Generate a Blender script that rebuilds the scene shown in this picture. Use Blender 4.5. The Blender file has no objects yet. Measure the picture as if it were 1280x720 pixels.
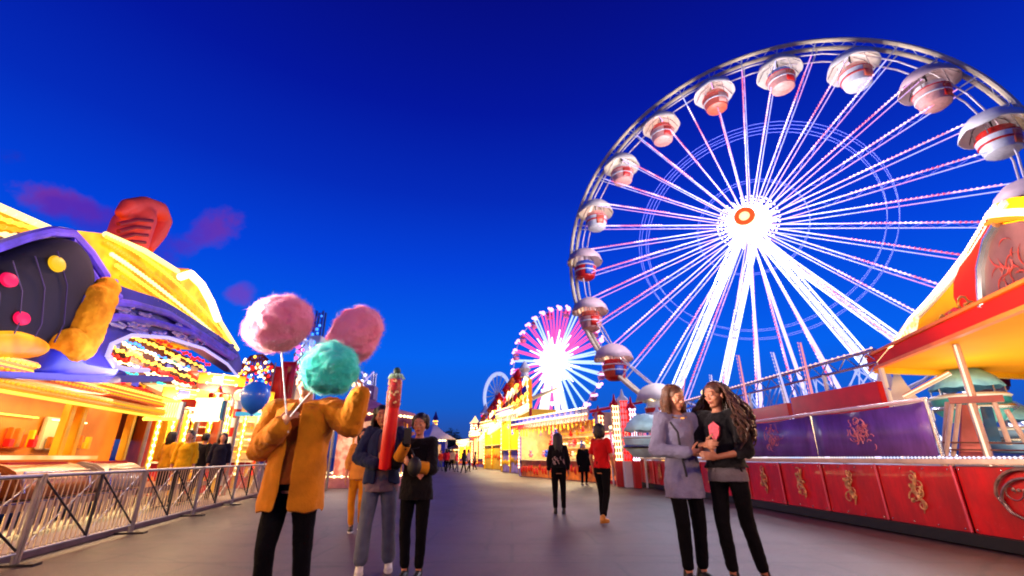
import bpy, bmesh, math, random
from mathutils import Vector as V, Matrix, noise
random.seed(7)
sc = bpy.context.scene
COL = sc.collection
PI = math.pi
# ---------------------------------------------------------------- camera model (used to read places off the photograph)
F = 569.0; H = 1.07
PITCH = math.atan(212 / F); CP, SP = math.cos(PITCH), math.sin(PITCH)
EYE = V((0, 0, H))
def ray(px, py):
    a = (px - 640) / F; b = (360 - py) / F
    return V((a, CP - b * SP, SP + b * CP))
def G(px, py, z=0.0):
    r = ray(px, py); return EYE + r * ((z - H) / r.z)
def at(px, py, Y):
    r = ray(px, py); return EYE + r * (Y / r.y)
def onplane(px, py, P, n):
    r = ray(px, py); return EYE + r * ((P - EYE).dot(n) / r.dot(n))
def lerp(a, b, t): return a + (b - a) * t

# ---------------------------------------------------------------- materials
MATS = {}
def lin(c):
    return tuple((x / 12.92 if x <= .04045 else ((x + .055) / 1.055) ** 2.4) for x in c)
def mat(name, col, rough=.6, metal=0, var=.15, scale=6, bump=.15, bscale=40, spec=.5, coat=0, sss=0, trans=0, sheen=0):
    """base colour given as sRGB albedo look; noise variation and bump"""
    if name in MATS: return MATS[name]
    m = bpy.data.materials.new(name); m.use_nodes = True; nt = m.node_tree; N = nt.nodes; L = nt.links
    b = N['Principled BSDF']; c = lin(col)
    tc = N.new('ShaderNodeTexCoord'); n1 = N.new('ShaderNodeTexNoise'); n1.inputs['Scale'].default_value = scale
    n1.inputs['Detail'].default_value = 6
    L.new(tc.outputs['Object'], n1.inputs['Vector'])
    cr = N.new('ShaderNodeValToRGB')
    cr.color_ramp.elements[0].position = .3; cr.color_ramp.elements[1].position = .7
    cr.color_ramp.elements[0].color = (*[max(0, x * (1 - var)) for x in c], 1)
    cr.color_ramp.elements[1].color = (*[min(1, x * (1 + var)) for x in c], 1)
    L.new(n1.outputs['Fac'], cr.inputs['Fac']); L.new(cr.outputs['Color'], b.inputs['Base Color'])
    b.inputs['Roughness'].default_value = rough; b.inputs['Metallic'].default_value = metal
    b.inputs['Specular IOR Level'].default_value = spec; b.inputs['Coat Weight'].default_value = coat
    if sss:
        b.inputs['Subsurface Weight'].default_value = sss; b.inputs['Subsurface Radius'].default_value = (.05, .03, .03)
    if trans: b.inputs['Transmission Weight'].default_value = trans
    if sheen: b.inputs['Sheen Weight'].default_value = sheen
    if bump:
        n2 = N.new('ShaderNodeTexNoise'); n2.inputs['Scale'].default_value = bscale; n2.inputs['Detail'].default_value = 5
        L.new(tc.outputs['Object'], n2.inputs['Vector'])
        bp = N.new('ShaderNodeBump'); bp.inputs['Strength'].default_value = bump; bp.inputs['Distance'].default_value = .02
        L.new(n2.outputs['Fac'], bp.inputs['Height']); L.new(bp.outputs['Normal'], b.inputs['Normal'])
    MATS[name] = m
    return m
def glow(name, col, s, sample=False, col2=None, scale=3.0, s2=None):
    """a lamp surface; col2 mixes a second lamp colour by noise along it"""
    if name in MATS: return MATS[name]
    m = bpy.data.materials.new(name); m.use_nodes = True; nt = m.node_tree; N = nt.nodes; L = nt.links
    b = N['Principled BSDF']; b.inputs['Base Color'].default_value = (*[x * .35 for x in lin(col)], 1); b.inputs['Roughness'].default_value = .5; b.inputs['Specular IOR Level'].default_value = .2
    b.inputs['Emission Color'].default_value = (*lin(col), 1); b.inputs['Emission Strength'].default_value = s
    if col2:
        tc = N.new('ShaderNodeTexCoord'); n1 = N.new('ShaderNodeTexNoise'); n1.inputs['Scale'].default_value = scale
        n1.inputs['Detail'].default_value = 2
        L.new(tc.outputs['Object'], n1.inputs['Vector'])
        cr = N.new('ShaderNodeValToRGB'); cr.color_ramp.elements[0].position = .42; cr.color_ramp.elements[1].position = .58
        cr.color_ramp.elements[0].color = (*lin(col), 1); cr.color_ramp.elements[1].color = (*lin(col2), 1)
        L.new(n1.outputs['Fac'], cr.inputs['Fac']); L.new(cr.outputs['Color'], b.inputs['Emission Color'])
        if s2 is not None:
            mr = N.new('ShaderNodeMapRange'); mr.inputs['From Min'].default_value = .42; mr.inputs['From Max'].default_value = .58
            mr.inputs['To Min'].default_value = s; mr.inputs['To Max'].default_value = s2
            L.new(n1.outputs['Fac'], mr.inputs['Value']); L.new(mr.outputs['Result'], b.inputs['Emission Strength'])
    m.cycles.emission_sampling = 'FRONT' if sample else 'NONE'
    MATS[name] = m
    return m

# ---------------------------------------------------------------- mesh builder
ORG = {}
class MB:
    def __init__(s): s.v = []; s.f = []
    def add(s, vs, fs):
        o = len(s.v); s.v += [V(p) for p in vs]; s.f += [tuple(i + o for i in f) for f in fs]; return s
    def box(s, c, d, ax=None):
        c = V(c); X, Y, Z = ax if ax else (V((1, 0, 0)), V((0, 1, 0)), V((0, 0, 1)))
        vs = [c + X * (i * d[0] / 2) + Y * (j * d[1] / 2) + Z * (k * d[2] / 2) for i in (-1, 1) for j in (-1, 1) for k in (-1, 1)]
        return s.add(vs, [(0, 1, 3, 2), (4, 6, 7, 5), (0, 4, 5, 1), (2, 3, 7, 6), (0, 2, 6, 4), (1, 5, 7, 3)])
    def beam(s, a, b, w, h=None, up=V((0, 0, 1))):
        a = V(a); b = V(b); h = h or w; d = (b - a); l = d.length
        if l < 1e-6: return s
        d = d / l
        if abs(d.dot(up)) > .98: up = V((1, 0, 0))
        x = d.cross(up).normalized(); y = x.cross(d).normalized()
        return s.box((a + b) / 2, (w, l, h), (x, d, y))
    def tube(s, pts, r, n=8, closed=False, flat=1.0):
        pts = [V(p) for p in pts]; m = len(pts); R = r if isinstance(r, (list, tuple)) else [r] * m
        up = V((0, 0, 1)); vs = []; prev = None
        for i, p in enumerate(pts):
            if closed: d = pts[(i + 1) % m] - pts[i - 1]
            else: d = pts[min(i + 1, m - 1)] - pts[max(i - 1, 0)]
            d = d.normalized() if d.length > 1e-9 else V((0, 0, 1))
            if prev is None:
                u = up if abs(d.dot(up)) < .9 else V((1, 0, 0)); x = d.cross(u).normalized()
            else:
                x = (prev - d * prev.dot(d)); x = x.normalized() if x.length > 1e-6 else d.orthogonal().normalized()
            prev = x; y = d.cross(x)
            for k in range(n):
                a = 2 * PI * k / n; vs.append(p + x * (math.cos(a) * R[i]) + y * (math.sin(a) * R[i] * flat))
        fs = []
        for i in range(m if closed else m - 1):
            j = (i + 1) % m
            for k in range(n): fs.append((i * n + k, i * n + (k + 1) % n, j * n + (k + 1) % n, j * n + k))
        if not closed: fs += [tuple(range(n))[::-1], tuple((m - 1) * n + k for k in range(n))]
        return s.add(vs, fs)
    def capsule(s, a, b, ra, rb, n=10, mid=None):
        """tapered limb with rounded ends"""
        a = V(a); b = V(b); d = (b - a); l = d.length; d = d / l if l > 1e-6 else V((0, 0, 1))
        P = []; R = []
        for t in (80, 50, 25): P.append(a - d * (ra * math.sin(math.radians(t)))); R.append(ra * math.cos(math.radians(t)))
        P.append(a); R.append(ra)
        if mid: P.append((a + b) / 2); R.append(mid)
        P.append(b); R.append(rb)
        for t in (25, 50, 80): P.append(b + d * (rb * math.sin(math.radians(t)))); R.append(rb * math.cos(math.radians(t)))
        return s.tube(P, R, n)
    def ell(s, c, r, ax=None, nu=12, nv=8):
        c = V(c); r = r if isinstance(r, (tuple, list)) else (r, r, r)
        X, Y, Z = ax if ax else (V((1, 0, 0)), V((0, 1, 0)), V((0, 0, 1)))
        vs = [c - Z * r[2]]
        for j in range(1, nv):
            t = -PI / 2 + PI * j / nv
            for k in range(nu):
                a = 2 * PI * k / nu
                vs.append(c + X * (r[0] * math.cos(t) * math.cos(a)) + Y * (r[1] * math.cos(t) * math.sin(a)) + Z * (r[2] * math.sin(t)))
        vs.append(c + Z * r[2]); fs = []
        for k in range(nu): fs.append((0, 1 + (k + 1) % nu, 1 + k))
        for j in range(nv - 2):
            for k in range(nu):
                a = 1 + j * nu + k; b = 1 + j * nu + (k + 1) % nu; fs.append((a, b, b + nu, a + nu))
        e = len(vs) - 1; q = 1 + (nv - 2) * nu
        for k in range(nu): fs.append((q + k, q + (k + 1) % nu, e))
        return s.add(vs, fs)
    def loft(s, rings, n=16):
        """rings: (centre, rx, ry[, yaw]) stacked elliptical rings, closed at both ends"""
        vs = []
        for r in rings:
            c = V(r[0]); yw = r[3] if len(r) > 3 else 0
            for k in range(n):
                a = 2 * PI * k / n; x = r[1] * math.cos(a); y = r[2] * math.sin(a)
                vs.append(c + V((x * math.cos(yw) - y * math.sin(yw), x * math.sin(yw) + y * math.cos(yw), 0)))
        fs = []
        for i in range(len(rings) - 1):
            for k in range(n): fs.append((i * n + k, i * n + (k + 1) % n, (i + 1) * n + (k + 1) % n, (i + 1) * n + k))
        fs += [tuple(range(n))[::-1], tuple((len(rings) - 1) * n + k for k in range(n))]
        return s.add(vs, fs)
    def lathe(s, prof, c=(0, 0, 0), n=24, ax=None, mod=None):
        """prof: (radius, height); open surface of revolution about Z of ax"""
        c = V(c); X, Y, Z = ax if ax else (V((1, 0, 0)), V((0, 1, 0)), V((0, 0, 1))); vs = []
        for i, (r, h) in enumerate(prof):
            for k in range(n):
                a = 2 * PI * k / n; q = mod(i, a) if mod else (1, 0)
                vs.append(c + (X * math.cos(a) + Y * math.sin(a)) * (r * q[0]) + Z * (h + q[1]))
        fs = [(i * n + k, i * n + (k + 1) % n, (i + 1) * n + (k + 1) % n, (i + 1) * n + k) for i in range(len(prof) - 1) for k in range(n)]
        return s.add(vs, fs)
    def prism(s, pts, vec):
        pts = [V(p) for p in pts]; n = len(pts); vec = V(vec)
        return s.add(pts + [p + vec for p in pts], [tuple(range(n)), tuple(range(2 * n - 1, n - 1, -1))] + [(i, n + i, n + (i + 1) % n, (i + 1) % n) for i in range(n)])
    def mesh(s, name, org=V((0, 0, 0))):
        me = bpy.data.meshes.new(name); me.from_pydata([tuple(p - org) for p in s.v], [], s.f)
        bm = bmesh.new(); bm.from_mesh(me); bmesh.ops.recalc_face_normals(bm, faces=bm.faces); bm.to_mesh(me); bm.free()
        return me
    def build(s, name, m, parent=None, bevel=0, smooth=True, solid=0, local=False, angle=40):
        org = V((0, 0, 0))
        if parent is not None and not local: org = ORG.get(parent.name, V((0, 0, 0)))
        me = s.mesh(name, org)
        if bevel:
            bm = bmesh.new(); bm.from_mesh(me)
            bmesh.ops.bevel(bm, geom=[e for e in bm.edges if len(e.link_faces) == 2 and e.calc_face_angle(0) > .6], offset=bevel, segments=2, affect='EDGES', clamp_overlap=True)
            bm.to_mesh(me); bm.free()
        o = bpy.data.objects.new(name, me); COL.objects.link(o)
        if m: me.materials.append(m)
        if smooth: me.shade_smooth_by_angle(angle=math.radians(angle)) if hasattr(me, 'shade_smooth_by_angle') else me.shade_smooth()
        if parent is not None: o.parent = parent; ORG[o.name] = org
        if solid:
            md = o.modifiers.new('solid', 'SOLIDIFY'); md.thickness = solid; md.offset = 0
        return o
def smooth_angle(me, deg=40):
    bm = bmesh.new(); bm.from_mesh(me)
    for f in bm.faces: f.smooth = True
    for e in bm.edges: e.smooth = not (len(e.link_faces) == 2 and e.calc_face_angle(0) > math.radians(deg))
    bm.to_mesh(me); bm.free()
if not hasattr(bpy.types.Mesh, 'shade_smooth_by_angle'):
    _b = MB.build
    def build2(s, name, m, parent=None, bevel=0, smooth=True, solid=0, local=False, angle=40):
        o = _b(s, name, m, parent, bevel, False, solid, local, angle)
        if smooth: smooth_angle(o.data, angle)
        return o
    MB.build = build2
def tag(o, label, cat, group=None, kind=None):
    if label: o['label'] = label
    if cat: o['category'] = cat
    if group: o['group'] = group
    if kind: o['kind'] = kind
    return o
def thing(name, label, cat, loc=(0, 0, 0), rz=0, group=None):
    o = bpy.data.objects.new(name, None); COL.objects.link(o); o.location = loc; o.rotation_euler = (0, 0, rz)
    o.empty_display_size = .1
    ORG[o.name] = V(loc)
    return tag(o, label, cat, group)
def copy_tree(o, parent=None):
    c = o.copy(); COL.objects.link(c)
    if parent: c.parent = parent
    for ch in list(o.children): copy_tree(ch, c)
    return c
def remesh(mb, name, m, parent, vox=.008, smooth=2, disp=None, dec=None, local=True):
    """one continuous surface out of overlapping closed shapes"""
    me = mb.mesh(name); o = bpy.data.objects.new(name, me); COL.objects.link(o)
    r = o.modifiers.new('r', 'REMESH'); r.mode = 'VOXEL'; r.voxel_size = vox; r.use_smooth_shade = True
    if smooth:
        q = o.modifiers.new('s', 'SMOOTH'); q.factor = .5; q.iterations = smooth
    if disp:
        for k, (sz, st) in enumerate(disp):
            t = bpy.data.textures.get('cl%.3f' % sz)
            if not t:
                t = bpy.data.textures.new('cl%.3f' % sz, 'CLOUDS'); t.noise_scale = sz; t.noise_depth = 3
            d = o.modifiers.new('d', 'DISPLACE'); d.texture = t; d.strength = st; d.mid_level = .5; d.texture_coords = 'LOCAL'
    if dec:
        q = o.modifiers.new('dec', 'DECIMATE'); q.ratio = dec
    dg = bpy.context.evaluated_depsgraph_get(); dg.update()
    me2 = bpy.data.meshes.new_from_object(o.evaluated_get(dg)); o.modifiers.clear(); o.data = me2; me2.name = name
    bpy.data.meshes.remove(me)
    me2.materials.clear()
    if m: me2.materials.append(m)
    me2.shade_smooth()
    o.parent = parent
    return o
def bulbs(mb, pts, r, n=6):   # a chain of bulbs on its cable
    for p in pts: mb.ell(p, r, nu=n, nv=4)
    for a, b in zip(pts, pts[1:]):
        if (V(b) - V(a)).length < 1.3: mb.tube([a, b], r * .22, 4)
    return mb
def along(a, b, n): return [lerp(V(a), V(b), (i + .5) / n) for i in range(n)]

# ---------------------------------------------------------------- palette
asph = None
steel = mat('galvanised_steel', (.62, .58, .56), .38, .85, .12, 8, .1, 60)
darksteel = mat('dark_steel', (.22, .2, .22), .45, .7, .1)
whitepaint = mat('white_paint', (.88, .87, .86), .45, 0, .06, 3, .05)
creampaint = mat('cream_paint', (.86, .78, .64), .5, 0, .08, 3)
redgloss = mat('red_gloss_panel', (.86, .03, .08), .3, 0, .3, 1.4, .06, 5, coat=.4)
redpaint = mat('red_paint', (.78, .05, .07), .4, 0, .15, 3, .05)
yelpaint = mat('yellow_paint', (.95, .72, .08), .45, 0, .12, 3, .05)
orapaint = mat('orange_paint', (.93, .42, .06), .5, 0, .15, 3, .05)
purpaint = mat('purple_vinyl', (.42, .26, .62), .6, 0, .25, 1.2, .12, 4)
indigo = mat('indigo_fabric', (.22, .17, .62), .5, 0, .35, 1.5, .3, 5)
nightfab = mat('dark_plum_fabric', (.05, .02, .12), .9, 0, .3, 2, .2, 6)
bluepaint = mat('blue_paint', (.12, .16, .72), .45, 0, .3, 1.4, .1, 5)
tealpaint = mat('teal_paint', (.2, .62, .66), .35, 0, .25, 3, .08, 8, coat=.3)
gold = mat('gold_leaf_trim', (.85, .62, .28), .3, .8, .2, 9, .2, 30)
silver = mat('silver_trim', (.75, .75, .78), .25, .9, .15, 9, .1, 30)
brownp = mat('plum_brown_paint', (.42, .26, .24), .45, 0, .4, 2.5, .15, 8)
blackp = mat('black_rubber', (.05, .05, .055), .6)
W_ = glow('led_white', (.86, .88, 1.), 3.0)
WB = glow('led_blue_white', (.66, .70, 1.), 1.9)
PK = glow('led_pink', (1., .42, .82), 1.7)
LV = glow('led_lavender', (.80, .70, 1.), 1.5, col2=(1., .45, .62), scale=.35)
SPK = glow('led_spoke_white_pink', (.74, .74, 1.), 1.35, col2=(1., .62, .86), scale=.28, s2=1.2)
AM = glow('bulb_amber', (1., .72, .25), 4.0)
AMS = glow('bulb_gold', (1., .62, .12), 1.6)
WW = glow('bulb_warm_white', (1., .88, .62), 4.5)
RD = glow('bulb_red', (1., .12, .08), 2.2)
BL = glow('bulb_blue', (.25, .55, 1.), 2.5)
TL = glow('bulb_teal', (.2, .9, .8), 1.8)

# ================================================================ SETTING
g = MB(); g.add([(-900, -60, 0), (900, -60, 0), (900, 1500, 0), (-900, 1500, 0)], [(0, 1, 2, 3)])
m = bpy.data.materials.new('asphalt'); m.use_nodes = True; nt = m.node_tree; N = nt.nodes; L = nt.links
b = N['Principled BSDF']; tc = N.new('ShaderNodeTexCoord')
n1 = N.new('ShaderNodeTexNoise'); n1.inputs['Scale'].default_value = .35; n1.inputs['Detail'].default_value = 8; n1.inputs['Roughness'].default_value = .6
n2 = N.new('ShaderNodeTexNoise'); n2.inputs['Scale'].default_value = 90; n2.inputs['Detail'].default_value = 4
vor = N.new('ShaderNodeTexVoronoi'); vor.inputs['Scale'].default_value = 55
br = N.new('ShaderNodeTexBrick'); br.inputs['Scale'].default_value = .22; br.inputs['Mortar Size'].default_value = .0055
br.inputs['Color1'].default_value = (1, 1, 1, 1); br.inputs['Color2'].default_value = (.86, .86, .86, 1); br.inputs['Mortar'].default_value = (.3, .3, .3, 1)
for x in (n1, n2, vor, br): L.new(tc.outputs['Object'], x.inputs['Vector'])
cr = N.new('ShaderNodeValToRGB'); cr.color_ramp.elements[0].position = .3; cr.color_ramp.elements[1].position = .72
cr.color_ramp.elements[0].color = (.056, .022, .025, 1); cr.color_ramp.elements[1].color = (.112, .046, .051, 1)
L.new(n1.outputs['Fac'], cr.inputs['Fac'])
mx = N.new('ShaderNodeMix'); mx.data_type = 'RGBA'; mx.blend_type = 'MULTIPLY'; mx.inputs[0].default_value = .8
L.new(cr.outputs['Color'], mx.inputs[6]); L.new(br.outputs['Color'], mx.inputs[7])
mx2 = N.new('ShaderNodeMix'); mx2.data_type = 'RGBA'; mx2.blend_type = 'MULTIPLY'; mx2.inputs[0].default_value = .45
L.new(mx.outputs[2], mx2.inputs[6]); L.new(vor.outputs['Color'], mx2.inputs[7])
hs = N.new('ShaderNodeHueSaturation'); hs.inputs['Saturation'].default_value = .95
# old stains, patches and cracks worn into the surface
n3 = N.new('ShaderNodeTexNoise'); n3.inputs['Scale'].default_value = 1.7; n3.inputs['Detail'].default_value = 7; n3.inputs['Roughness'].default_value = .7; L.new(tc.outputs['Object'], n3.inputs['Vector'])
c3 = N.new('ShaderNodeValToRGB'); c3.color_ramp.elements[0].position = .34; c3.color_ramp.elements[1].position = .50; c3.color_ramp.elements[0].color = (.38, .36, .36, 1); c3.color_ramp.elements[1].color = (1, 1, 1, 1); L.new(n3.outputs['Fac'], c3.inputs['Fac'])
vm = N.new('ShaderNodeVectorMath'); vm.operation = 'MULTIPLY_ADD'; vm.inputs[1].default_value = (.5, .5, .5); L.new(n3.outputs['Color'], vm.inputs[0]); L.new(tc.outputs['Object'], vm.inputs[2])
v3 = N.new('ShaderNodeTexVoronoi'); v3.feature = 'DISTANCE_TO_EDGE'; v3.inputs['Scale'].default_value = .28; L.new(vm.outputs[0], v3.inputs['Vector'])
c4 = N.new('ShaderNodeValToRGB'); c4.color_ramp.elements[0].position = .003; c4.color_ramp.elements[1].position = .010; c4.color_ramp.elements[0].color = (.2, .18, .18, 1); c4.color_ramp.elements[1].color = (1, 1, 1, 1); L.new(v3.outputs['Distance'], c4.inputs['Fac'])
x3 = N.new('ShaderNodeMix'); x3.data_type = 'RGBA'; x3.blend_type = 'MULTIPLY'; x3.inputs[0].default_value = .8; L.new(mx2.outputs[2], x3.inputs[6]); L.new(c3.outputs['Color'], x3.inputs[7])
x4 = N.new('ShaderNodeMix'); x4.data_type = 'RGBA'; x4.blend_type = 'MULTIPLY'; x4.inputs[0].default_value = .7; L.new(x3.outputs[2], x4.inputs[6]); L.new(c4.outputs['Color'], x4.inputs[7])
L.new(x4.outputs[2], hs.inputs['Color'])
L.new(hs.outputs['Color'], b.inputs['Base Color'])
mr = N.new('ShaderNodeMapRange'); mr.inputs['To Min'].default_value = .34; mr.inputs['To Max'].default_value = .66
L.new(n1.outputs['Fac'], mr.inputs['Value']); L.new(mr.outputs['Result'], b.inputs['Roughness'])
bp = N.new('ShaderNodeBump'); bp.inputs['Strength'].default_value = .6; bp.inputs['Distance'].default_value = .012
L.new(n2.outputs['Fac'], bp.inputs['Height']); L.new(bp.outputs['Normal'], b.inputs['Normal'])
tag(g.build('ground', m, smooth=False), 'dark asphalt midway with faint slab joints', None, kind='structure')

# sky -------------------------------------------------------------
w = bpy.data.worlds.new('World'); sc.world = w; w.use_nodes = True; nt = w.node_tree; N = nt.nodes; L = nt.links
N.clear(); out = N.new('ShaderNodeOutputWorld'); bg = N.new('ShaderNodeBackground')
tc = N.new('ShaderNodeTexCoord'); sx = N.new('ShaderNodeSeparateXYZ'); L.new(tc.outputs['Generated'], sx.inputs['Vector'])
cr = N.new('ShaderNodeValToRGB'); els = [(0, (46, 50, 104)), (.03, (40, 74, 150)), (.10, (14, 92, 208)), (.20, (0, 98, 240)), (.38, (0, 66, 220)), (.52, (2, 42, 186)), (.66, (2, 22, 158)), (.80, (4, 12, 128)), (.92, (4, 8, 104))]
E_ = cr.color_ramp.elements
while len(E_) < len(els): E_.new(.5)
for e, (p_, c_) in zip(E_, els): e.position = p_; e.color = (*lin([x / 255 for x in c_]), 1)
L.new(sx.outputs['Z'], cr.inputs['Fac'])
sky = N.new('ShaderNodeTexSky'); sky.sky_type = 'NISHITA'; sky.sun_disc = False
sky.sun_elevation = math.radians(1.0); sky.sun_rotation = math.radians(200)
add = N.new('ShaderNodeMix'); add.data_type = 'RGBA'; add.blend_type = 'ADD'; add.clamp_result = False; add.inputs[0].default_value = .0015
L.new(cr.outputs['Color'], add.inputs[6]); L.new(sky.outputs['Color'], add.inputs[7])
last = add.outputs[2]
# thin pink wisps: blurred exposure traces painted into the sky as cloud-like patches
def wisp(px, py, rad, stretch, ang, col, amt, prev):
    d = ray(px, py).normalized(); r0 = ray(px + math.cos(ang) * 10, py - math.sin(ang) * 10).normalized() - d
    ax1 = r0.normalized(); ax2 = d.cross(ax1).normalized()
    dots = []
    for ax, k in ((ax1, 1 / (rad * stretch)), (ax2, 1 / rad)):
        dp = N.new('ShaderNodeVectorMath'); dp.operation = 'DOT_PRODUCT'; dp.inputs[1].default_value = ax
        L.new(tc.outputs['Generated'], dp.inputs[0])
        mm = N.new('ShaderNodeMath'); mm.operation = 'MULTIPLY_ADD'; mm.inputs[1].default_value = k; mm.inputs[2].default_value = -ax.dot(d) * k
        L.new(dp.outputs['Value'], mm.inputs[0])
        sq = N.new('ShaderNodeMath'); sq.operation = 'POWER'; sq.inputs[1].default_value = 2; ab = N.new('ShaderNodeMath'); ab.operation = 'ABSOLUTE'
        L.new(mm.outputs[0], ab.inputs[0]); L.new(ab.outputs[0], sq.inputs[0]); dots.append(sq)
    s1 = N.new('ShaderNodeMath'); s1.operation = 'ADD'; L.new(dots[0].outputs[0], s1.inputs[0]); L.new(dots[1].outputs[0], s1.inputs[1])
    nz = N.new('ShaderNodeTexNoise'); nz.inputs['Scale'].default_value = 13; nz.inputs['Detail'].default_value = 7; nz.inputs['Roughness'].default_value = .6; L.new(tc.outputs['Generated'], nz.inputs['Vector'])
    m2 = N.new('ShaderNodeMath'); m2.operation = 'MULTIPLY_ADD'; m2.inputs[1].default_value = 3.4; m2.inputs[2].default_value = -1.6; L.new(nz.outputs['Fac'], m2.inputs[0])
    s2 = N.new('ShaderNodeMath'); s2.operation = 'ADD'; L.new(s1.outputs[0], s2.inputs[0]); L.new(m2.outputs[0], s2.inputs[1])
    mr = N.new('ShaderNodeMapRange'); mr.interpolation_type = 'SMOOTHSTEP'; mr.inputs['From Min'].default_value = 1.0; mr.inputs['From Max'].default_value = 0.0
    mr.inputs['To Max'].default_value = amt; L.new(s2.outputs[0], mr.inputs['Value'])
    # only on the front side of the sky
    dp = N.new('ShaderNodeVectorMath'); dp.operation = 'DOT_PRODUCT'; dp.inputs[1].default_value = d; L.new(tc.outputs['Generated'], dp.inputs[0])
    gt = N.new('ShaderNodeMath'); gt.operation = 'GREATER_THAN'; gt.inputs[1].default_value = .5; L.new(dp.outputs['Value'], gt.inputs[0])
    ml = N.new('ShaderNodeMath'); ml.operation = 'MULTIPLY'; L.new(mr.outputs['Result'], ml.inputs[0]); L.new(gt.outputs[0], ml.inputs[1])
    mx = N.new('ShaderNodeMix'); mx.data_type = 'RGBA'; L.new(ml.outputs[0], mx.inputs[0]); L.new(prev, mx.inputs[6]); mx.inputs[7].default_value = (*lin([x / 255 for x in col]), 1)
    return mx.outputs[2]
for a in [(62, 245, .030, 2.6, -.35, (150, 28, 92), .55), (105, 268, .03, 2.6, -.3, (60, 40, 190), .6), (262, 292, .04, 2.3, .45, (125, 42, 150), .6),
          (215, 305, .05, 1.6, .3, (50, 50, 200), .6), (306, 368, .025, 1.4, .1, (130, 55, 170), .55), (8, 198, .02, 1.5, 0, (60, 20, 130), .6)]:
    last = wisp(*a, last)
L.new(last, bg.inputs['Color']); bg.inputs['Strength'].default_value = 1.0; L.new(bg.outputs[0], out.inputs[0])
sd = bpy.data.lights.new('sun', 'SUN'); sd.energy = .04; sd.angle = math.radians(.5); sd.color = (1, .85, .7)
so = bpy.data.objects.new('sun', sd); COL.objects.link(so); so.rotation_euler = (math.radians(80), 0, math.radians(160))

def lamp(name, kind, loc, power, col, size=.3, to=None, sy=None, spread=None):
    d = bpy.data.lights.new(name, kind); d.energy = power; d.color = col
    o = bpy.data.objects.new(name, d); COL.objects.link(o); o.location = loc
    if kind == 'AREA':
        d.shape = 'RECTANGLE'; d.size = size; d.size_y = sy or size
        if spread: d.spread = spread
    else: d.shadow_soft_size = size
    if to is not None: o.rotation_euler = (V(to) - V(loc)).to_track_quat('-Z', 'Y').to_euler()
    return o

# camera ----------------------------------------------------------
cd = bpy.data.cameras.new('camera'); cam = bpy.data.objects.new('camera', cd); COL.objects.link(cam); sc.camera = cam
cam.location = EYE; cam.rotation_euler = (PI / 2 + PITCH, 0, 0); cd.lens = F / 1280 * 36; cd.sensor_width = 36; cd.clip_end = 4000
cd.dof.use_dof = True; cd.dof.focus_distance = 7; cd.dof.aperture_fstop = 1.6

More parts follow.
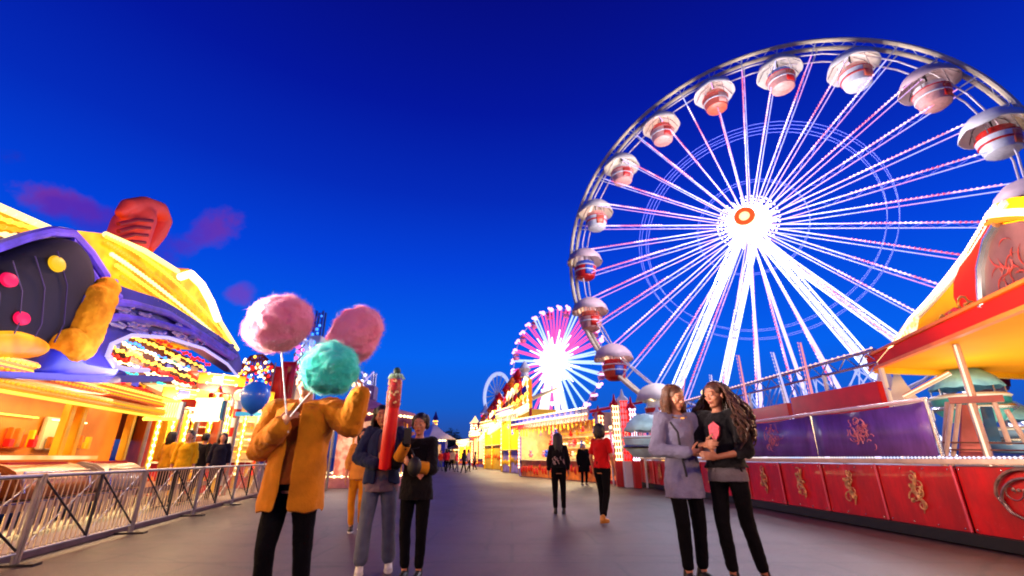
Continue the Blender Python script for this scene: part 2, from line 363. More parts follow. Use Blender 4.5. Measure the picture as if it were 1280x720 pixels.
# ================================================================ BIG WHEEL
def big_wheel():
    S = 34.0; C = V((.522, .888, .478)) * S + V((0, 0, H - .12)); R = .442 * S
    phi = math.radians(-36.9); u = V((math.cos(phi), math.sin(phi), 0)); n = V((math.sin(phi), -math.cos(phi), 0)); k = V((0, 0, 1))
    T = thing('ferris_wheel', 'giant lit Ferris wheel with white spokes and umbrella topped gondolas on the right', 'Ferris wheel', (C.x, C.y, 0))
    P = lambda r, a, off=0: C + (u * math.cos(a) + k * math.sin(a)) * r + n * off
    W = .45
    for off in (W, -W):
        m = MB(); m.tube([P(R, 2 * PI * i / 144, off) for i in range(144)], .16, 8, True); m.build('outer_rim', creampaint, T)
        m = MB(); m.tube([P(R * .925, 2 * PI * i / 36, off) for i in range(36)], .06, 6, True); m.build('rim_link', mat('link_white', (.8, .74, .76), .4), T)
        m = MB()
        for rr in (.565, .525): m.tube([P(R * rr, 2 * PI * i / 120, off * .55) for i in range(120)], .022, 5, True)
        m.tube([P(R * .25, 2 * PI * i / 60, off * .4) for i in range(60)], .018, 5, True)
        m.build('inner_ring', glow('ring_glow', (.45, .5, 1.), .85), T)
    m = MB()
    for i in range(72):
        a = 2 * PI * i / 72; m.tube([P(R, a, W), P(R, a + .044, -W), P(R, a + .0873, W)], .018, 5)
    for i in range(36):
        a = math.radians(2.7 + 10 * i); m.tube([P(R, a, W), P(R * .925, a, W)], .05, 5); m.tube([P(R, a, -W), P(R * .925, a, -W)], .05, 5)
    m.build('rim_lattice', whitepaint, T)
    m = MB(); bulbs(m, [P(R + .14, 2 * PI * i / 240, W) for i in range(240)], .026, 5); m.build('rim_lights', glow('rim_warm', (1., .86, .75), 1.8), T)
    for i in range(36):
        a = math.radians(2.7 + 10 * i); far = i % 2
        for off, mt, rad in ((W * .9, SPK, .042), (-W * .9, SPK, .032)):
            m = MB(); a2 = a + (.02 if off > 0 else -.02)
            m.tube([P(.8, a2, off * .9), P(R * .92, a, off)], rad, 6)
            m.build('spoke', mt, T)
        if i % 2 == 0:
            m = MB()
            for j in range(7):
                r0 = R * (.3 + .085 * j); r1 = r0 + R * .0425
                m.tube([P(r0, a, W * .9), P(r1, a, -W * .9), P(r0 + R * .085, a, W * .9)], .016, 4)
            m.build('spoke_lattice', glow('lattice_glow', (.5, .52, 1.), .8), T)
        # brighter strips of bulbs part of the way out, white then red then white
        m = MB(); st = .42 + .02 * (i % 3)
        bulbs(m, [P(R * (st + .016 * j), a, W) for j in range(26)], .07)
        m.build('light_strip', glow('strip_white_red', (1., .86, .95), 1.9, col2=(1., .10, .22), scale=.55, s2=1.0), T)
    # hub
    ax = (u, k, n)
    m = MB(); m.lathe([(0, -1.0), (.8, -1.0), (.8, .7), (1.0, .7), (1.0, .9), (.0, .9)], C, 28, ax); hub = m.build('hub', whitepaint, T)
    m = MB(); m.lathe([(.34, 1.98), (.37, 2.06), (.66, 2.07), (.70, 1.98)], C, 28, ax, mod=lambda i, a: (1, 0)); ho = glow('hub_orange', (1., .34, .06), 1.0); ho.node_tree.nodes['Principled BSDF'].inputs['Base Color'].default_value = (.02, .01, 0, 1); m.build('hub_ring', ho, hub)
    m = MB(); m.lathe([(.70, .9), (.70, 1.98), (.34, 1.99), (.2, 2.03), (0, 2.04)], C, 20, ax); m.build('hub_lamp', glow('hub_peach', (1., .86, .62), 1.8), hub)
    m = MB(); m.lathe([(.64, 1.12), (1.2, 1.05), (1.35, .8), (1.2, .55)], C, 36, ax)
    for i in range(36):
        a = 2 * PI * i / 36; m.tube([P(1.1, a, .9), P(1.55 + .45 * (i % 2), a, .8)], [.10, .02], 6)
        for j in range(4): m.ell(P(1.3 + .25 * j, a + .06, .9), .06, nu=6, nv=4)
    m.build('hub_starburst', glow('hub_white', (1., .95, .98), 3), hub)
    # gondolas
    canc = [mat('canopy_white', (.86, .84, .82), .55, 0, .08, 2), mat('canopy_ivory', (.85, .80, .74), .55, 0, .1, 2), mat('canopy_rose', (.80, .68, .68), .55, 0, .1, 2)]
    tubc = [mat('tub_white', (.85, .84, .84), .35), mat('tub_coral', (.82, .38, .28), .35), mat('tub_pink', (.85, .60, .55), .35), mat('tub_red', (.80, .12, .08), .35), mat('tub_blue', (.15, .30, .70), .35)]
    order = [(12.7, 0, 0), (32.7, 2, 2), (52.7, 0, 0), (72.7, 1, 2), (92.7, 0, 1), (112.7, 1, 2), (132.7, 1, 2), (152.7, 1, 0), (172.7, 2, 3), (192.7, 2, 2), (212.7, 2, 3), (232.7, 1, 3), (252.7, 1, 2), (272.7, 0, 1), (292.7, 0, 2), (312.7, 2, 2), (332.7, 2, 0), (352.7, 2, 2)]
    for gi, (deg, cc, tcn) in enumerate(order):
        a = math.radians(deg); A = P(R * .925, a)      # pivot
        m = MB(); m.beam(A + n * W, A - n * W, .10); m.tube([A, A - k * 2.3], .05, 6)
        gd = m.build('gondola', darksteel, T)
        tilt = random.uniform(-.10, .10); c0 = A - k * .15
        m = MB()
        m.lathe([(.02, .40), (.5, .33), (1.0, .1), (1.38, -.28), (1.60, -.84)], c0, 32, mod=lambda i, t: (1, -.16 * (i / 4) ** 2 * abs(math.sin(3 * t))))
        m.build('canopy', canc[cc], gd, solid=.04)
        m = MB()
        for q in range(8):
            t = q * PI / 4; d = V((math.cos(t), math.sin(t), 0)); m.tube([c0 + d * .3 + k * .2, c0 + d * 1.0 - k * .03, c0 + d * 1.54 - k * .8], .025, 5)
        m.build('canopy_rib', mat('rib_grey', (.35, .28, .32), .5), gd)
        m = MB(); b0 = A - k * 2.05
        m.lathe([(.02, -.72), (.55, -.70), (.80, -.52), (.90, -.1), (1.0, .42), (.93, .44), (.82, .1), (.6, -.3), (.02, -.35)], b0, 28)
        m.build('tub', tubc[tcn], gd)
        m = MB(); m.lathe([(.95, .42), (1.03, .48), (.95, .54), (.89, .48), (.95, .42)], b0, 28); m.build('tub_rail', tubc[3 if tcn != 3 else 0], gd)
        m = MB()
        for t in (0, PI / 2, PI, 3 * PI / 2):
            d = V((math.cos(t + .4), math.sin(t + .4), 0)); m = MB(); m.tube([b0 + d * 1.0 + k * .5, c0 + d * .9], .03, 5); m.build('hanger', silver, gd)
        m = MB(); t0 = math.radians(-100); 
        m.add([b0 + V((math.cos(t0 + q * .13), math.sin(t0 + q * .13), 0)) * rr + k * zz for rr, zz in ((1.00, .38), (.93, -.05), (.86, -.42)) for q in range(7)], [(r_ * 7 + q, r_ * 7 + q + 1, r_ * 7 + 8 + q, r_ * 7 + 7 + q) for r_ in range(2) for q in range(6)])
        m.build('door', tubc[(tcn + 1) % 5], gd, solid=.03)
        m = MB(); m.lathe([(.93, -.02), (.96, .04), (.95, .1)], b0, 28); m.build('stripe', tubc[0 if tcn else 3], gd, solid=.03)
        lamp('gondola_lamp', 'POINT', c0 - k * .95 + n * .4, 14 if deg < 45 or deg > 300 else 80, (1, .92, .86), .25)
        if gi % 3 != 4:
            m = MB(); m.lathe([(.3, .1), (.9, .3), (.85, .9), (.3, .7)], b0, 12); m.build('seat_back', tubc[(gi * 2 + 3) % 5], gd)
    # A-frame legs, thick and wrapped in white tube lamps
    for (aa, off, rad, mt) in ((-9.3, 2.1, .40, W_), (7.2, 2.1, .36, W_), (-6.2, -2.1, .30, glow('leg_lavender', (.82, .80, 1.), 1.6)), (12.2, -2.1, .34, mat('leg_grey', (.75, .72, .80), .4))):
        f_ = C + u * aa + n * off; f_.z = .2; top = C + n * (off * .75) - k * .3
        m = MB(); m.tube([top, f_], [rad * .42, rad * .52], 10); lg = m.build('support_leg', mt if mt is not W_ else glow('leg_white', (.82, .84, 1.), 1.2), T)
        if mt is not W_ :
            pass
        m = MB(); dd = (f_ - top)
        for sgn in (-1, 1):
            o_ = u * (rad * .9 * sgn) + n * (rad * .5)
            m.tube([top + o_, f_ + o_], .06, 5)
        m.build('tube_lamp', W_, lg)
        m = MB(); zz = []
        for q in range(37): zz.append(lerp(top, f_, q / 36) + u * (rad * .95 * (1 if q % 2 else -1)) + n * rad * .45)
        m.tube(zz, .045, 5); m.build('lattice', whitepaint, lg)
        bulbs(m2 := MB(), [lerp(top, f_, (q + .5) / 60) + n * rad * .75 for q in range(60)], .07); m2.build('bulb_chain', W_, lg)
        m = MB(); m.box(f_ + V((0, 0, -.1)), (1.6, 1.6, .3)); m.build('foot_plate', darksteel, lg)
    for aa in (-1.5, 1.8, 4.2):
        f_ = C + u * aa + n * 2.2; f_.z = .3
        m = MB(); m.tube([C + n * 1.5 - k * .6, f_], [.07, .13], 8); m.build('stay_cable', glow('stay_glow', (.86, .78, 1.), 1.5), T)
    return C, R, u, n
WC, WR, WU, WN = big_wheel()
for i in range(6): lamp('wheel_lamp', 'POINT', WC + WN * 2.6 + (WU * math.cos(i * PI / 3) + V((0, 0, 1)) * math.sin(i * PI / 3)) * 4.5, 1800, (.95, .9, 1), .5)
lamp('wheel_lamp', 'POINT', WC - WN * 3.2, 2500, (.95, .85, 1), 1.0)

# ================================================================ FAR WHEEL (pink)
def far_wheel():
    Y = 78; C = at(694, 452, Y); R = (at(694, 390, Y).z - C.z) * 1.06
    phi = math.radians(-40); u = V((math.cos(phi), math.sin(phi), 0)); n = V((math.sin(phi), -math.cos(phi), 0)); k = V((0, 0, 1))
    T = thing('ferris_wheel', 'smaller distant Ferris wheel with pink and white light spokes far down the midway', 'Ferris wheel', (C.x, C.y, 0))
    P = lambda r, a, off=0: C + (u * math.cos(a) + k * math.sin(a)) * r + n * off
    for i in range(32):
        a = 2 * PI * i / 32 + .05; pink = math.sin(a) > -.1 or math.cos(a) < 0
        m = MB()
        for off in (-.35, .35): m.tube([P(.5, a, off * .3), P(R * .97, a + off * .05, off)], [.20, .15], 5)
        m.build('spoke', glow('far_pink', (1., .34, .68), 1.2) if pink and i % 5 else glow('far_blue_white', (.72, .84, 1.), 1.3), T)
        m = MB(); m.ell(P(R, a), (.42, .42, .42), nu=8, nv=6); m.ell(P(R * 1.04, a + .05), .25, nu=6, nv=4); m.build('tip_light', glow('far_tip', (1., .72, .88), 2.2), T)
    m = MB(); m.tube([P(R * .98, 2 * PI * i / 60) for i in range(60)], .05, 5, True); m.build('rim', whitepaint, T)
    m = MB()
    for i in range(40):
        a = 2 * PI * i / 40; m.tube([P(.2, a, .5), P(R * (.30 + .14 * (i % 3)), a, .7)], [.26, .08], 5)
    m.build('hub_starburst', glow('far_hub', (1., .94, .97), 3), T)
    for aa in (-.33, -.18, .12, .3):
        f_ = C + u * (R * aa * 1.6) + n * 1.2; f_.z = 0
        m = MB(); m.tube([C + n * 1.0, f_], [.35, .5], 8); m.build('support_leg', glow('far_leg', (1., .93, .90), 1.6), T)
    m = MB()
    for i in range(9):
        z = 1 + i * (C.z - 1) / 9; wd = R * .30 * (1.25 - i / 12)
        m.beam(C + u * (-wd) + n * 1.1 + V((0, 0, z - C.z)), C + u * wd + n * 1.1 + V((0, 0, z - C.z)), .12)
        bulbs(m, [C + u * (wd * t) + n * 1.3 + V((0, 0, z - C.z + random.uniform(-.4, .4))) for t in (-.9, -.6, -.3, 0, .3, .6, .9)], .26, 6)
    m.build('light_lattice', glow('far_lattice', (1., .95, .85), 2.5), T)
    for i in range(16):
        a = 2 * PI * i / 16 + .1; m = MB(); c_ = P(R * .96, a) - k * .9; m.lathe([(.02, -.5), (.5, -.4), (.6, .1), (.55, .12), (.45, -.2), (.02, -.3)], c_, 10); m.lathe([(.65, .5), (.35, .8), (.02, .9)], c_, 10); m.tube([c_ + k * -.3, c_ + k * .9], .05, 5)
        m.build('gondola', mat('far_gondola_pink', (.9, .45, .6), .4), T)
    lamp('far_wheel_lamp', 'POINT', C + n * 3, 2500, (1, .85, .9), 1.5)
far_wheel()

# ================================================================ RIGHT RIDE PLATFORM
WD = V((-.0602, .998, 0)).normalized(); WO = V((WD.y, -WD.x, 0))     # along the front, outward to the right
WP0 = G(1280, 695)
def wp(s, off=0, z=0): return WP0 + WD * s + WO * off + V((0, 0, z))
ax_w = (WD, WO, V((0, 0, 1)))
def weather_and_sheen(m):
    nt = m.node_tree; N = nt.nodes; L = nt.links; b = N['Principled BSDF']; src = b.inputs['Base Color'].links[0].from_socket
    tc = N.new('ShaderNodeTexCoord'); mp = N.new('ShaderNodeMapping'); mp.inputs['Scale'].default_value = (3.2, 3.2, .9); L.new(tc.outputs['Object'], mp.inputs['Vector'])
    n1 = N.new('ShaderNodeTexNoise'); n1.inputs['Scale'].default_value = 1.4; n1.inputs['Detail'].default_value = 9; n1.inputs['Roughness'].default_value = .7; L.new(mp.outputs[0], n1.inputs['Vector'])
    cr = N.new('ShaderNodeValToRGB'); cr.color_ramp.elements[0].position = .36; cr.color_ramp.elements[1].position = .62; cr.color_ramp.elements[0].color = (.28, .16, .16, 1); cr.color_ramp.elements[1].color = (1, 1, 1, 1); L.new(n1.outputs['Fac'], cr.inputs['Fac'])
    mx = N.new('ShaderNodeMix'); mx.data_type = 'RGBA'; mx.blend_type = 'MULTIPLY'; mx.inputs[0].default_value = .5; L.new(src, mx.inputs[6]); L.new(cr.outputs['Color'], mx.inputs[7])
    # lighter streaks painted into the colour as whitish reflections
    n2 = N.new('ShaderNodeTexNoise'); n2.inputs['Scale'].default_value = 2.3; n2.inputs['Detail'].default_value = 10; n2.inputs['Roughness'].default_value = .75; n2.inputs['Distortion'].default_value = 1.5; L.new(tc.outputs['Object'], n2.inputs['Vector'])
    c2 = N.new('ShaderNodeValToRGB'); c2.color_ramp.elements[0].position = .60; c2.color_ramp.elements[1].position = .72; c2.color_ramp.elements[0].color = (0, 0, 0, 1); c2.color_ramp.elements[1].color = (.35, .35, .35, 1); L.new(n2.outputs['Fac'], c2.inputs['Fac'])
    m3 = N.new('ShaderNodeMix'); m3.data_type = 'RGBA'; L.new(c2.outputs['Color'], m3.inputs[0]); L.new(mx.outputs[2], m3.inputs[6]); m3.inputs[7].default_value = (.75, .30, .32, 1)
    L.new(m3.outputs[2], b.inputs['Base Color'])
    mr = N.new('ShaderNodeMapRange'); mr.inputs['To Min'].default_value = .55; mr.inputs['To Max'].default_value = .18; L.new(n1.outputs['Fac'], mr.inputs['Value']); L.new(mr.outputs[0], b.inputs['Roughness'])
weather_and_sheen(redgloss); weather_and_sheen(purpaint)
def emblem(mb, c, X, Z, nrm, r, seed, kind):
    rnd = random.Random(seed)
    def spiral(c0, a0, rr, turns, sg, th):
        pts = []
        for i in range(22):
            t = i / 21; a = a0 + sg * turns * 2 * PI * t; q = rr * (1 - .85 * t)
            pts.append(c0 + X * (q * math.cos(a)) + Z * (q * math.sin(a)) + nrm * (.012 + .01 * math.sin(t * PI)))
        mb.tube(pts, [th * .62 * (1 - .6 * i / 21) for i in range(22)], 5)
    if kind == 'arch':
        pts = [c + X * (r * 1.1 * math.cos(t)) + Z * (r * .9 * math.sin(t)) + nrm * .02 for t in [PI * i / 20 for i in range(21)]]
        mb.tube(pts, .020, 6); mb.tube([p + Z * (-.06) * 1 + (c - p) * .12 for p in pts], .016, 5)
        for sg in (-1, 1):
            mb.tube([c + X * (sg * r * 1.1), c + X * (sg * r * .85) - Z * r * .45, c + X * (sg * r * .35) - Z * r * .7], [.028, .022, .012], 5)
            spiral(c + X * sg * r * .55 + Z * r * .2, 0, r * .32, 1.2, sg, .014)
        for q in range(7): mb.ell(c + X * (r * .5 * (q / 3 - 1)) + Z * r * .25 + nrm * .02, .022, nu=6, nv=4)
        mb.tube([c + Z * r * .3, c - Z * r * .55], [.03, .01], 5)
    else:
        for q in range(5):
            sg = rnd.choice((-1, 1)); spiral(c + X * rnd.uniform(-.25, .25) * r + Z * r * (.7 - .35 * q), rnd.uniform(0, 6), r * rnd.uniform(.28, .42), rnd.uniform(.9, 1.5), sg, .02)
        mb.tube([c + Z * r * .9 + X * .05, c + X * -.06, c - Z * r * .6 + X * .07, c - Z * r * 1.1 + X * .02], [.012, .03, .022, .006], 6)
        for q in range(5): mb.ell(c + X * rnd.uniform(-.4, .4) * r + Z * rnd.uniform(-.8, .8) * r + nrm * .02, (.03, .02, .035), nu=6, nv=4)
def ride_platform():
    T = thing('ride_platform', 'long red panelled ride platform with gold emblems and purple windbreak on the right', 'ride platform', wp(6))
    m = MB(); m.box(wp(7.5, .55, .5), (25, .9, .86), ax_w); m.build('frame', darksteel, T)
    # red panels, seams between them are real gaps with a raised bead
    edges = [-4.6, -2.9, -1.2, .55]; s = .55
    while s < 16.9: s += 1.28; edges.append(s)
    for i in range(len(edges) - 1):
        a, b_ = edges[i], edges[i + 1]
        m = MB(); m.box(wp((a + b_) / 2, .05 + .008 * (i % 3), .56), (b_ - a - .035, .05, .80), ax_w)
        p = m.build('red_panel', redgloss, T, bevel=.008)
        m = MB(); m.tube([wp(a, .01, .17), wp(a, .0, .97)], .016, 6); m.build('seam_bead', mat('bead_rose', (.86, .30, .36), .3), p)
        m = MB()
        for q in range(4):
            for zz in (.20, .92): m.ell(wp(lerp(a + .08, b_ - .08, q / 3), .018, zz), (.012, .008, .012), nu=6, nv=4)
        m.build('screw', silver, p)
        mb = MB(); c = wp((a + b_) / 2, 0.012, .62)
        if 0 <= i: emblem(mb, c, -WD, V((0, 0, 1)), -WO, .27 if i != 2 else .36, i + 3, 'arch' if i in (2, 9) else 'scroll')
        mb.build('emblem', mat('emblem_gold', (.84, .60, .40), .5, .3, .5, 14, .2, 30) if i != 2 else mat('emblem_bronze', (.50, .36, .34), .4, .5, .5, 12), p)
    m = MB(); m.box(wp(7.5, .0, .09), (25, .12, .14), ax_w); m.build('skirt', blackp, T)
    m = MB(); m.box(wp(6.2, .12, 1.02), (22.4, .30, .07), ax_w); m.build('top_rail', mat('rail_cream', (.82, .66, .58), .4), T, bevel=.01)
    m = MB(); bulbs(m, [wp(-.5 + .06 * i, -.04, 1.07) for i in range(290)], .017, 5); o = m.build('light_string', glow('string_pale', (1., .90, .78), 1.3, col2=(.7, .8, 1.), scale=.5), T); o['kind'] = 'stuff'
    # purple windbreak
    s0 = .95; 
    for i in range(6):
        a = s0 + i * 2.55; mb = MB()
        # sagging top edge
        top = [wp(a + 2.5 * t / 10, .30 + .03 * math.sin(t * 1.3 + i), 1.86 - .035 * math.sin(PI * t / 10)) for t in range(11)]
        bot = [wp(a + 2.5 * t / 10, .28, 1.09) for t in range(11)]
        vs = top + bot; fs = [(t, t + 1, 12 + t, 11 + t) for t in range(10)]
        mb.add(vs, fs); p = mb.build('windbreak_panel', purpaint, T, solid=.02)
        mb = MB(); c = wp(a + 1.3, .24, 1.48)
        rnd = random.Random(i + 40)
        for q in range(44):
            t0 = rnd.uniform(0, 6); rr = rnd.uniform(.02, .10); o2 = WD * max(-.34, min(.34, rnd.gauss(0, .16))) + V((0, 0, max(-.24, min(.24, rnd.gauss(0, .12)))))
            mb.tube([c + o2 + WD * (rr * math.cos(t0 + k * .5)) + V((0, 0, rr * .95 * math.sin(t0 + k * .5))) for k in range(rnd.randint(4, 9))], rnd.uniform(.005, .013), 4, flat=.5)
        mb.build('printed_medallion', mat('medallion_rose', (.80, .42, .50), .5), p)
    for i in range(7):
        m = MB(); m.tube([wp(s0 + 2.55 * i - .02, .32, 1.0), wp(s0 + 2.55 * i - .02, .32, 1.92)], .03, 8); m.build('windbreak_post', silver, T)
    m = MB(); m.tube([wp(s0, .30, 1.89), wp(16.9, .30, 1.89)], .03, 8); m.build('windbreak_rail', mat('rail_rose', (.85, .70, .74), .3), T)
    m = MB(); m.box(wp(9, 2.4, .5), (16.5, 3.6, .9), ax_w); m.build('deck', mat('deck_plate', (.42, .40, .44), .4, .6), T)
    # red upper risers behind the windbreak
    for (a, b_, z0, z1) in ((1.9 + .8, 5.4, 1.95, 2.45), (5.5, 8.2, 1.95, 2.35), (8.3, 11.5, 1.95, 2.30), (11.6, 15.5, 1.95, 2.3)):
        m = MB(); m.box(wp((a + b_) / 2, 1.3, (z0 + z1) / 2 - .25), (b_ - a - .06, .12, z1 - z0 + .5), ax_w); m.build('riser', redpaint, T, bevel=.01)
ride_platform()
# truss rail over the platform with struts and lamps
T = thing('lattice_truss', 'silver lattice truss rail with hanging light strings beside the wheel base', 'truss', wp(8, 3.2))
m = MB(); A = wp(3.6, 2.2, 3.0); B = wp(15.5, 2.2, 3.0)
for o in (0, .28): m.tube([A + V((0, 0, o)), B + V((0, 0, o))], .035, 6)
for i in range(40): m.tube([lerp(A, B, i / 40) + V((0, 0, .28 * (i % 2))), lerp(A, B, (i + 1) / 40) + V((0, 0, .28 * ((i + 1) % 2)))], .016, 5)
m.build('rail', silver, T)
for i in range(8):
    p = lerp(A, B, i / 7); m = MB(); m.tube([p, V((p.x, p.y, .9))], .05, 7); m.build('post', whitepaint, T)
rnd = random.Random(4)
m = MB()
for i in range(64):
    p = lerp(A, B, rnd.random()); q = p + WD * rnd.uniform(-.9, .9) - V((0, 0, rnd.uniform(.5, 1.1))); m.tube([p, q], .016, 5)
m.build('tinsel_strand', glow('tinsel', (.70, .76, 1.), .9, col2=(.25, .3, .8), scale=1.5, s2=.3), T)
m = MB(); bulbs(m, [lerp(A, B, (i + .5) / 60) + V((0, 0, .33)) for i in range(60)], .03, 5); m.build('bulb_row', glow('peach_bulb', (1., .78, .68), 1.6), T)
# slanted light struts standing on the deck
for i, (sa, sb, col) in enumerate(((10.6, 9.2, 0), (8.6, 7.2, 1), (6.8, 5.3, 0), (12.8, 12.6, 1), (5.6, 4.5, 1))):
    m = MB(); m.tube([wp(sa, 2.0, 3.9 + .3 * (i % 2)), wp(sb, 1.2, 1.6)], [.022, .034], 8)
    bulbs(m, [lerp(wp(sa, 1.93, 3.9 + .3 * (i % 2)), wp(sb, 1.12, 1.6), t / 20) for t in range(20)], .02, 5)
    tag(m.build('light_strut', glow('strut_pinkwhite', (1., .62, .66), .9) if col else glow('strut_white', (.85, .80, .95), 1.0)),
        ['white lit strut rising behind the dark haired woman', 'pinkish lit strut leaning in the middle of the platform', 'white lit strut nearest the red riser box', 'upright lit strut close behind the couple', 'pinkish strut leaning beside the yellow canopy corner'][i], 'light strut', 'lit struts over the red platform')
# gold lamp post
def gold_post(s, lab):
    p = wp(s, 1.0, .95); T = thing('lamp_post', lab, 'lamp post', p, 0)
    m = MB(); m.lathe([(.16, 0), (.10, .1), (.05, .2), (.045, 1.4), (.09, 1.45), (.05, 1.55), (.12, 1.9), (.05, 2.0), (0, 2.02)], p, 12); m.build('post', gold, T)
    m = MB()
    for sg in (-1, 1):
        m.tube([p + V((0, 0, 1.5)), p + WD * (sg * .18) + V((0, 0, 1.55)), p + WD * (sg * .2) + V((0, 0, 1.8))], .03, 6)
    m.build('scroll_arm', gold, T)
    m = MB()
    for sg in (-1, 0, 1): m.ell(p + WD * (sg * .2) + V((0, 0, 1.92 + (.22 if sg == 0 else 0))), .11, nu=12, nv=8)
    m.build('globe_lamp', glow('globe_warm', (1., .85, .6), 1.5), T)
gold_post(9.3, 'gold scrolled lamp post with round globes behind the purple windbreak')

# ================================================================ RIGHT CANOPY RIDE
CZ = 2.95
K1 = G(1095, 460, CZ); K0 = G(1280, 385, CZ)
cdir = (K0 - K1).normalized(); cback = V((math.cos(math.radians(11.5)), math.sin(math.radians(11.5)), 0))
cn = V((cdir.y, -cdir.x, 0)); cn = cn if cn.x < 0 else -cn           # faces the midway
def cp_(px, py, off=0): return onplane(px, py, K1 + cn * off, cn)
def canopy():
    T = thing('canopy_ride', 'red and yellow canopy ride with curved painted facade over the red platform at far right', 'canopy ride', V((K1.x + 2, K1.y - 1, 0)))
    Kn = K1 + cdir * 11
    # underside slab
    q = [K1, Kn, Kn + cback * 7, K1 + cback * 9]
    m = MB(); m.prism(q, (0, 0, .06)); m.build('canopy_underside', mat('canopy_yellow', (.93, .60, .06), .75, 0, .08, .6, .08, 3, spec=.15), T)
    m = MB(); m.beam(K1 - cdir * .02 + cn * .08 + V((0, 0, .10)), Kn + cn * .08 + V((0, 0, .10)), .12, .26); m.build('fascia', mat('fascia_red', (.88, .10, .04), .6, 0, .15, 1, .05, spec=.2), T, bevel=.02)
    m = MB(); m.beam(K1 + cn * .12 + V((0, 0, -.05)), Kn + cn * .12 + V((0, 0, -.05)), .10, .06)
    m.beam(K1 + cn * .12 + V((0, 0, .26)), Kn + cn * .12 + V((0, 0, .26)), .10, .05); m.build('fascia_trim', orapaint, T)
    m = MB(); m.beam(K1 + V((0, 0, -.04)), K1 + cback * 9 + V((0, 0, -.04)), .14, .14); m.build('rear_beam', yelpaint, T)
    # curved painted facade standing on the fascia
    out = [(1098, 452), (1122, 424), (1136, 400), (1160, 374), (1184, 345), (1206, 316), (1222, 290), (1234, 268), (1246, 254), (1264, 247), (1300, 243), (1345, 252), (1390, 262), (1390, 330), (1290, 376)]
    pts = [cp_(*p) for p in out] + [K1 + V((0, 0, .22))]
    m = MB(); m.prism(pts, -cn * .18); fa = m.build('facade', mat('facade_yellow', (.97, .66, .04), .65, 0, .16, 1.2, .08, 5, spec=.15), T)
    sw = [(1236, 272), (1222, 300), (1205, 330), (1196, 352), (1196, 372), (1206, 392), (1222, 400), (1232, 398), (1228, 370), (1228, 335), (1236, 300), (1246, 278)]
    m = MB(); m.prism([cp_(x, y, .01) for x, y in sw], cn * .05); m.build('red_swoosh', mat('fascia_red', (.88, .10, .04)), fa, bevel=.01)
    fl = [(1172, 408), (1184, 392), (1196, 384), (1206, 388), (1200, 396), (1214, 398), (1222, 404), (1206, 411), (1190, 413), (1176, 417)]
    m = MB(); m.prism([cp_(x, y, .015) for x, y in fl], cn * .04); m.build('red_ribbon', redpaint, fa)
    m = MB()
    for (x, y, r) in ((1180, 402, .12), (1204, 380, .14), (1214, 385, .12), (1190, 396, .08), (1222, 391, .10)):
        c = cp_(x, y, .06); m.tube([c + cdir * (r * math.cos(t * .7)) * (1 - t * .07) + V((0, 0, r * (1 - t * .07) * math.sin(t * .7))) for t in range(10)], .025, 6)
    m.build('gold_scroll', gold, fa)
    # plum brown medallion with silver beaded border
    md = [(1232, 398), (1228, 370), (1228, 335), (1236, 300), (1248, 282), (1280, 276), (1330, 280), (1380, 300), (1380, 336), (1290, 374)]
    m = MB(); m.prism([cp_(x, y, .03) for x, y in md], cn * .05); med = m.build('medallion', brownp, fa, bevel=.02)
    m = MB(); bd = [(1229, 384), (1227, 364), (1226, 335), (1234, 300), (1246, 281)]
    P3 = [cp_(x, y, .09) for x, y in bd]; m.tube(P3, .06, 8); m.build('silver_border', silver, fa)
    m = MB(); rnd = random.Random(9)
    for i in range(26):
        c = cp_(rnd.uniform(1248, 1300), rnd.uniform(310, 372), .10); a0 = rnd.uniform(0, 6); rr = rnd.uniform(.05, .22)
        m.tube([c + cdir * (rr * math.cos(a0 + k * .35)) + V((0, 0, rr * math.sin(a0 + k * .35))) for k in range(7)], [.002, .006, .010, .013, .010, .006, .002], 5, flat=.5)
    m.build('painted_flourish', mat('flourish_red', (.62, .20, .16), .5, 0, .4, 8), med)
    m = MB(); m.prism([cp_(x, y, .04) for x, y in [(1236, 282), (1248, 266), (1300, 262), (1390, 275), (1390, 297), (1330, 277), (1280, 273), (1248, 279)]], cn * .06); m.build('orange_band', glow('band_amber', (1., .52, .05), .9), fa)
    # scalloped rows of bulbs on the slope and crown
    m = MB(); mm = MB()
    sl = [cp_(x, y, .12) for x, y in out[:9]]
    for i in range(len(sl) - 1):
        k = max(2, int((sl[i + 1] - sl[i]).length / .055))
        for j in range(k):
            p = lerp(sl[i], sl[i + 1], j / k); m.ell(p, .026, nu=6, nv=4)
    m.build('slope_bulbs', WW, fa)
    mm.tube([p + cn * -.1 for p in sl], .05, 6); mm.build('slope_edging', whitepaint, fa)
    m = MB()
    for i in range(46):
        t = i / 45; p = cp_(lerp(1238, 1390, t), lerp(268, 284, t) - 8 * math.sin(PI * min(1, t * 1.4)), .14); m.ell(p, .05, nu=8, nv=5)
    m.build('crown_bulbs', WW, fa)
    lp = [cp_(x, y, .03) for x, y in ((1096, 452), (1118, 428), (1134, 405), (1150, 392), (1146, 415), (1128, 436))]
    m = MB(); m.prism(lp, cn * .05); m.build('corner_sparkle', glow('sparkle', (1., .93, .8), 1.4, col2=(1., .7, .3), scale=8), fa)
    # posts
    def post(pa, pb, r, nm='post', mt=None):
        m = MB(); m.tube([pa, pb], r, 8); o = m.build(nm, mt or mat('post_cream', (.86, .70, .62), .35), T)
        d = (V(pb) - V(pa)); m = MB(); sd = V((1, 0, 0)) * r * .9
        m.tube([V(pa) - sd + V((0, -r * .6, 0)), V(pb) - sd + V((0, -r * .6, 0))], r * .3, 5); m.build('tube_lamp', glow('post_lamp', (1., .86, .74), 1.5), o)
    post(at(1195, 432, 7.9), at(1216, 498, 7.6), .055); post(at(1212, 498, 7.6), at(1242, 588, 7.4), .055)
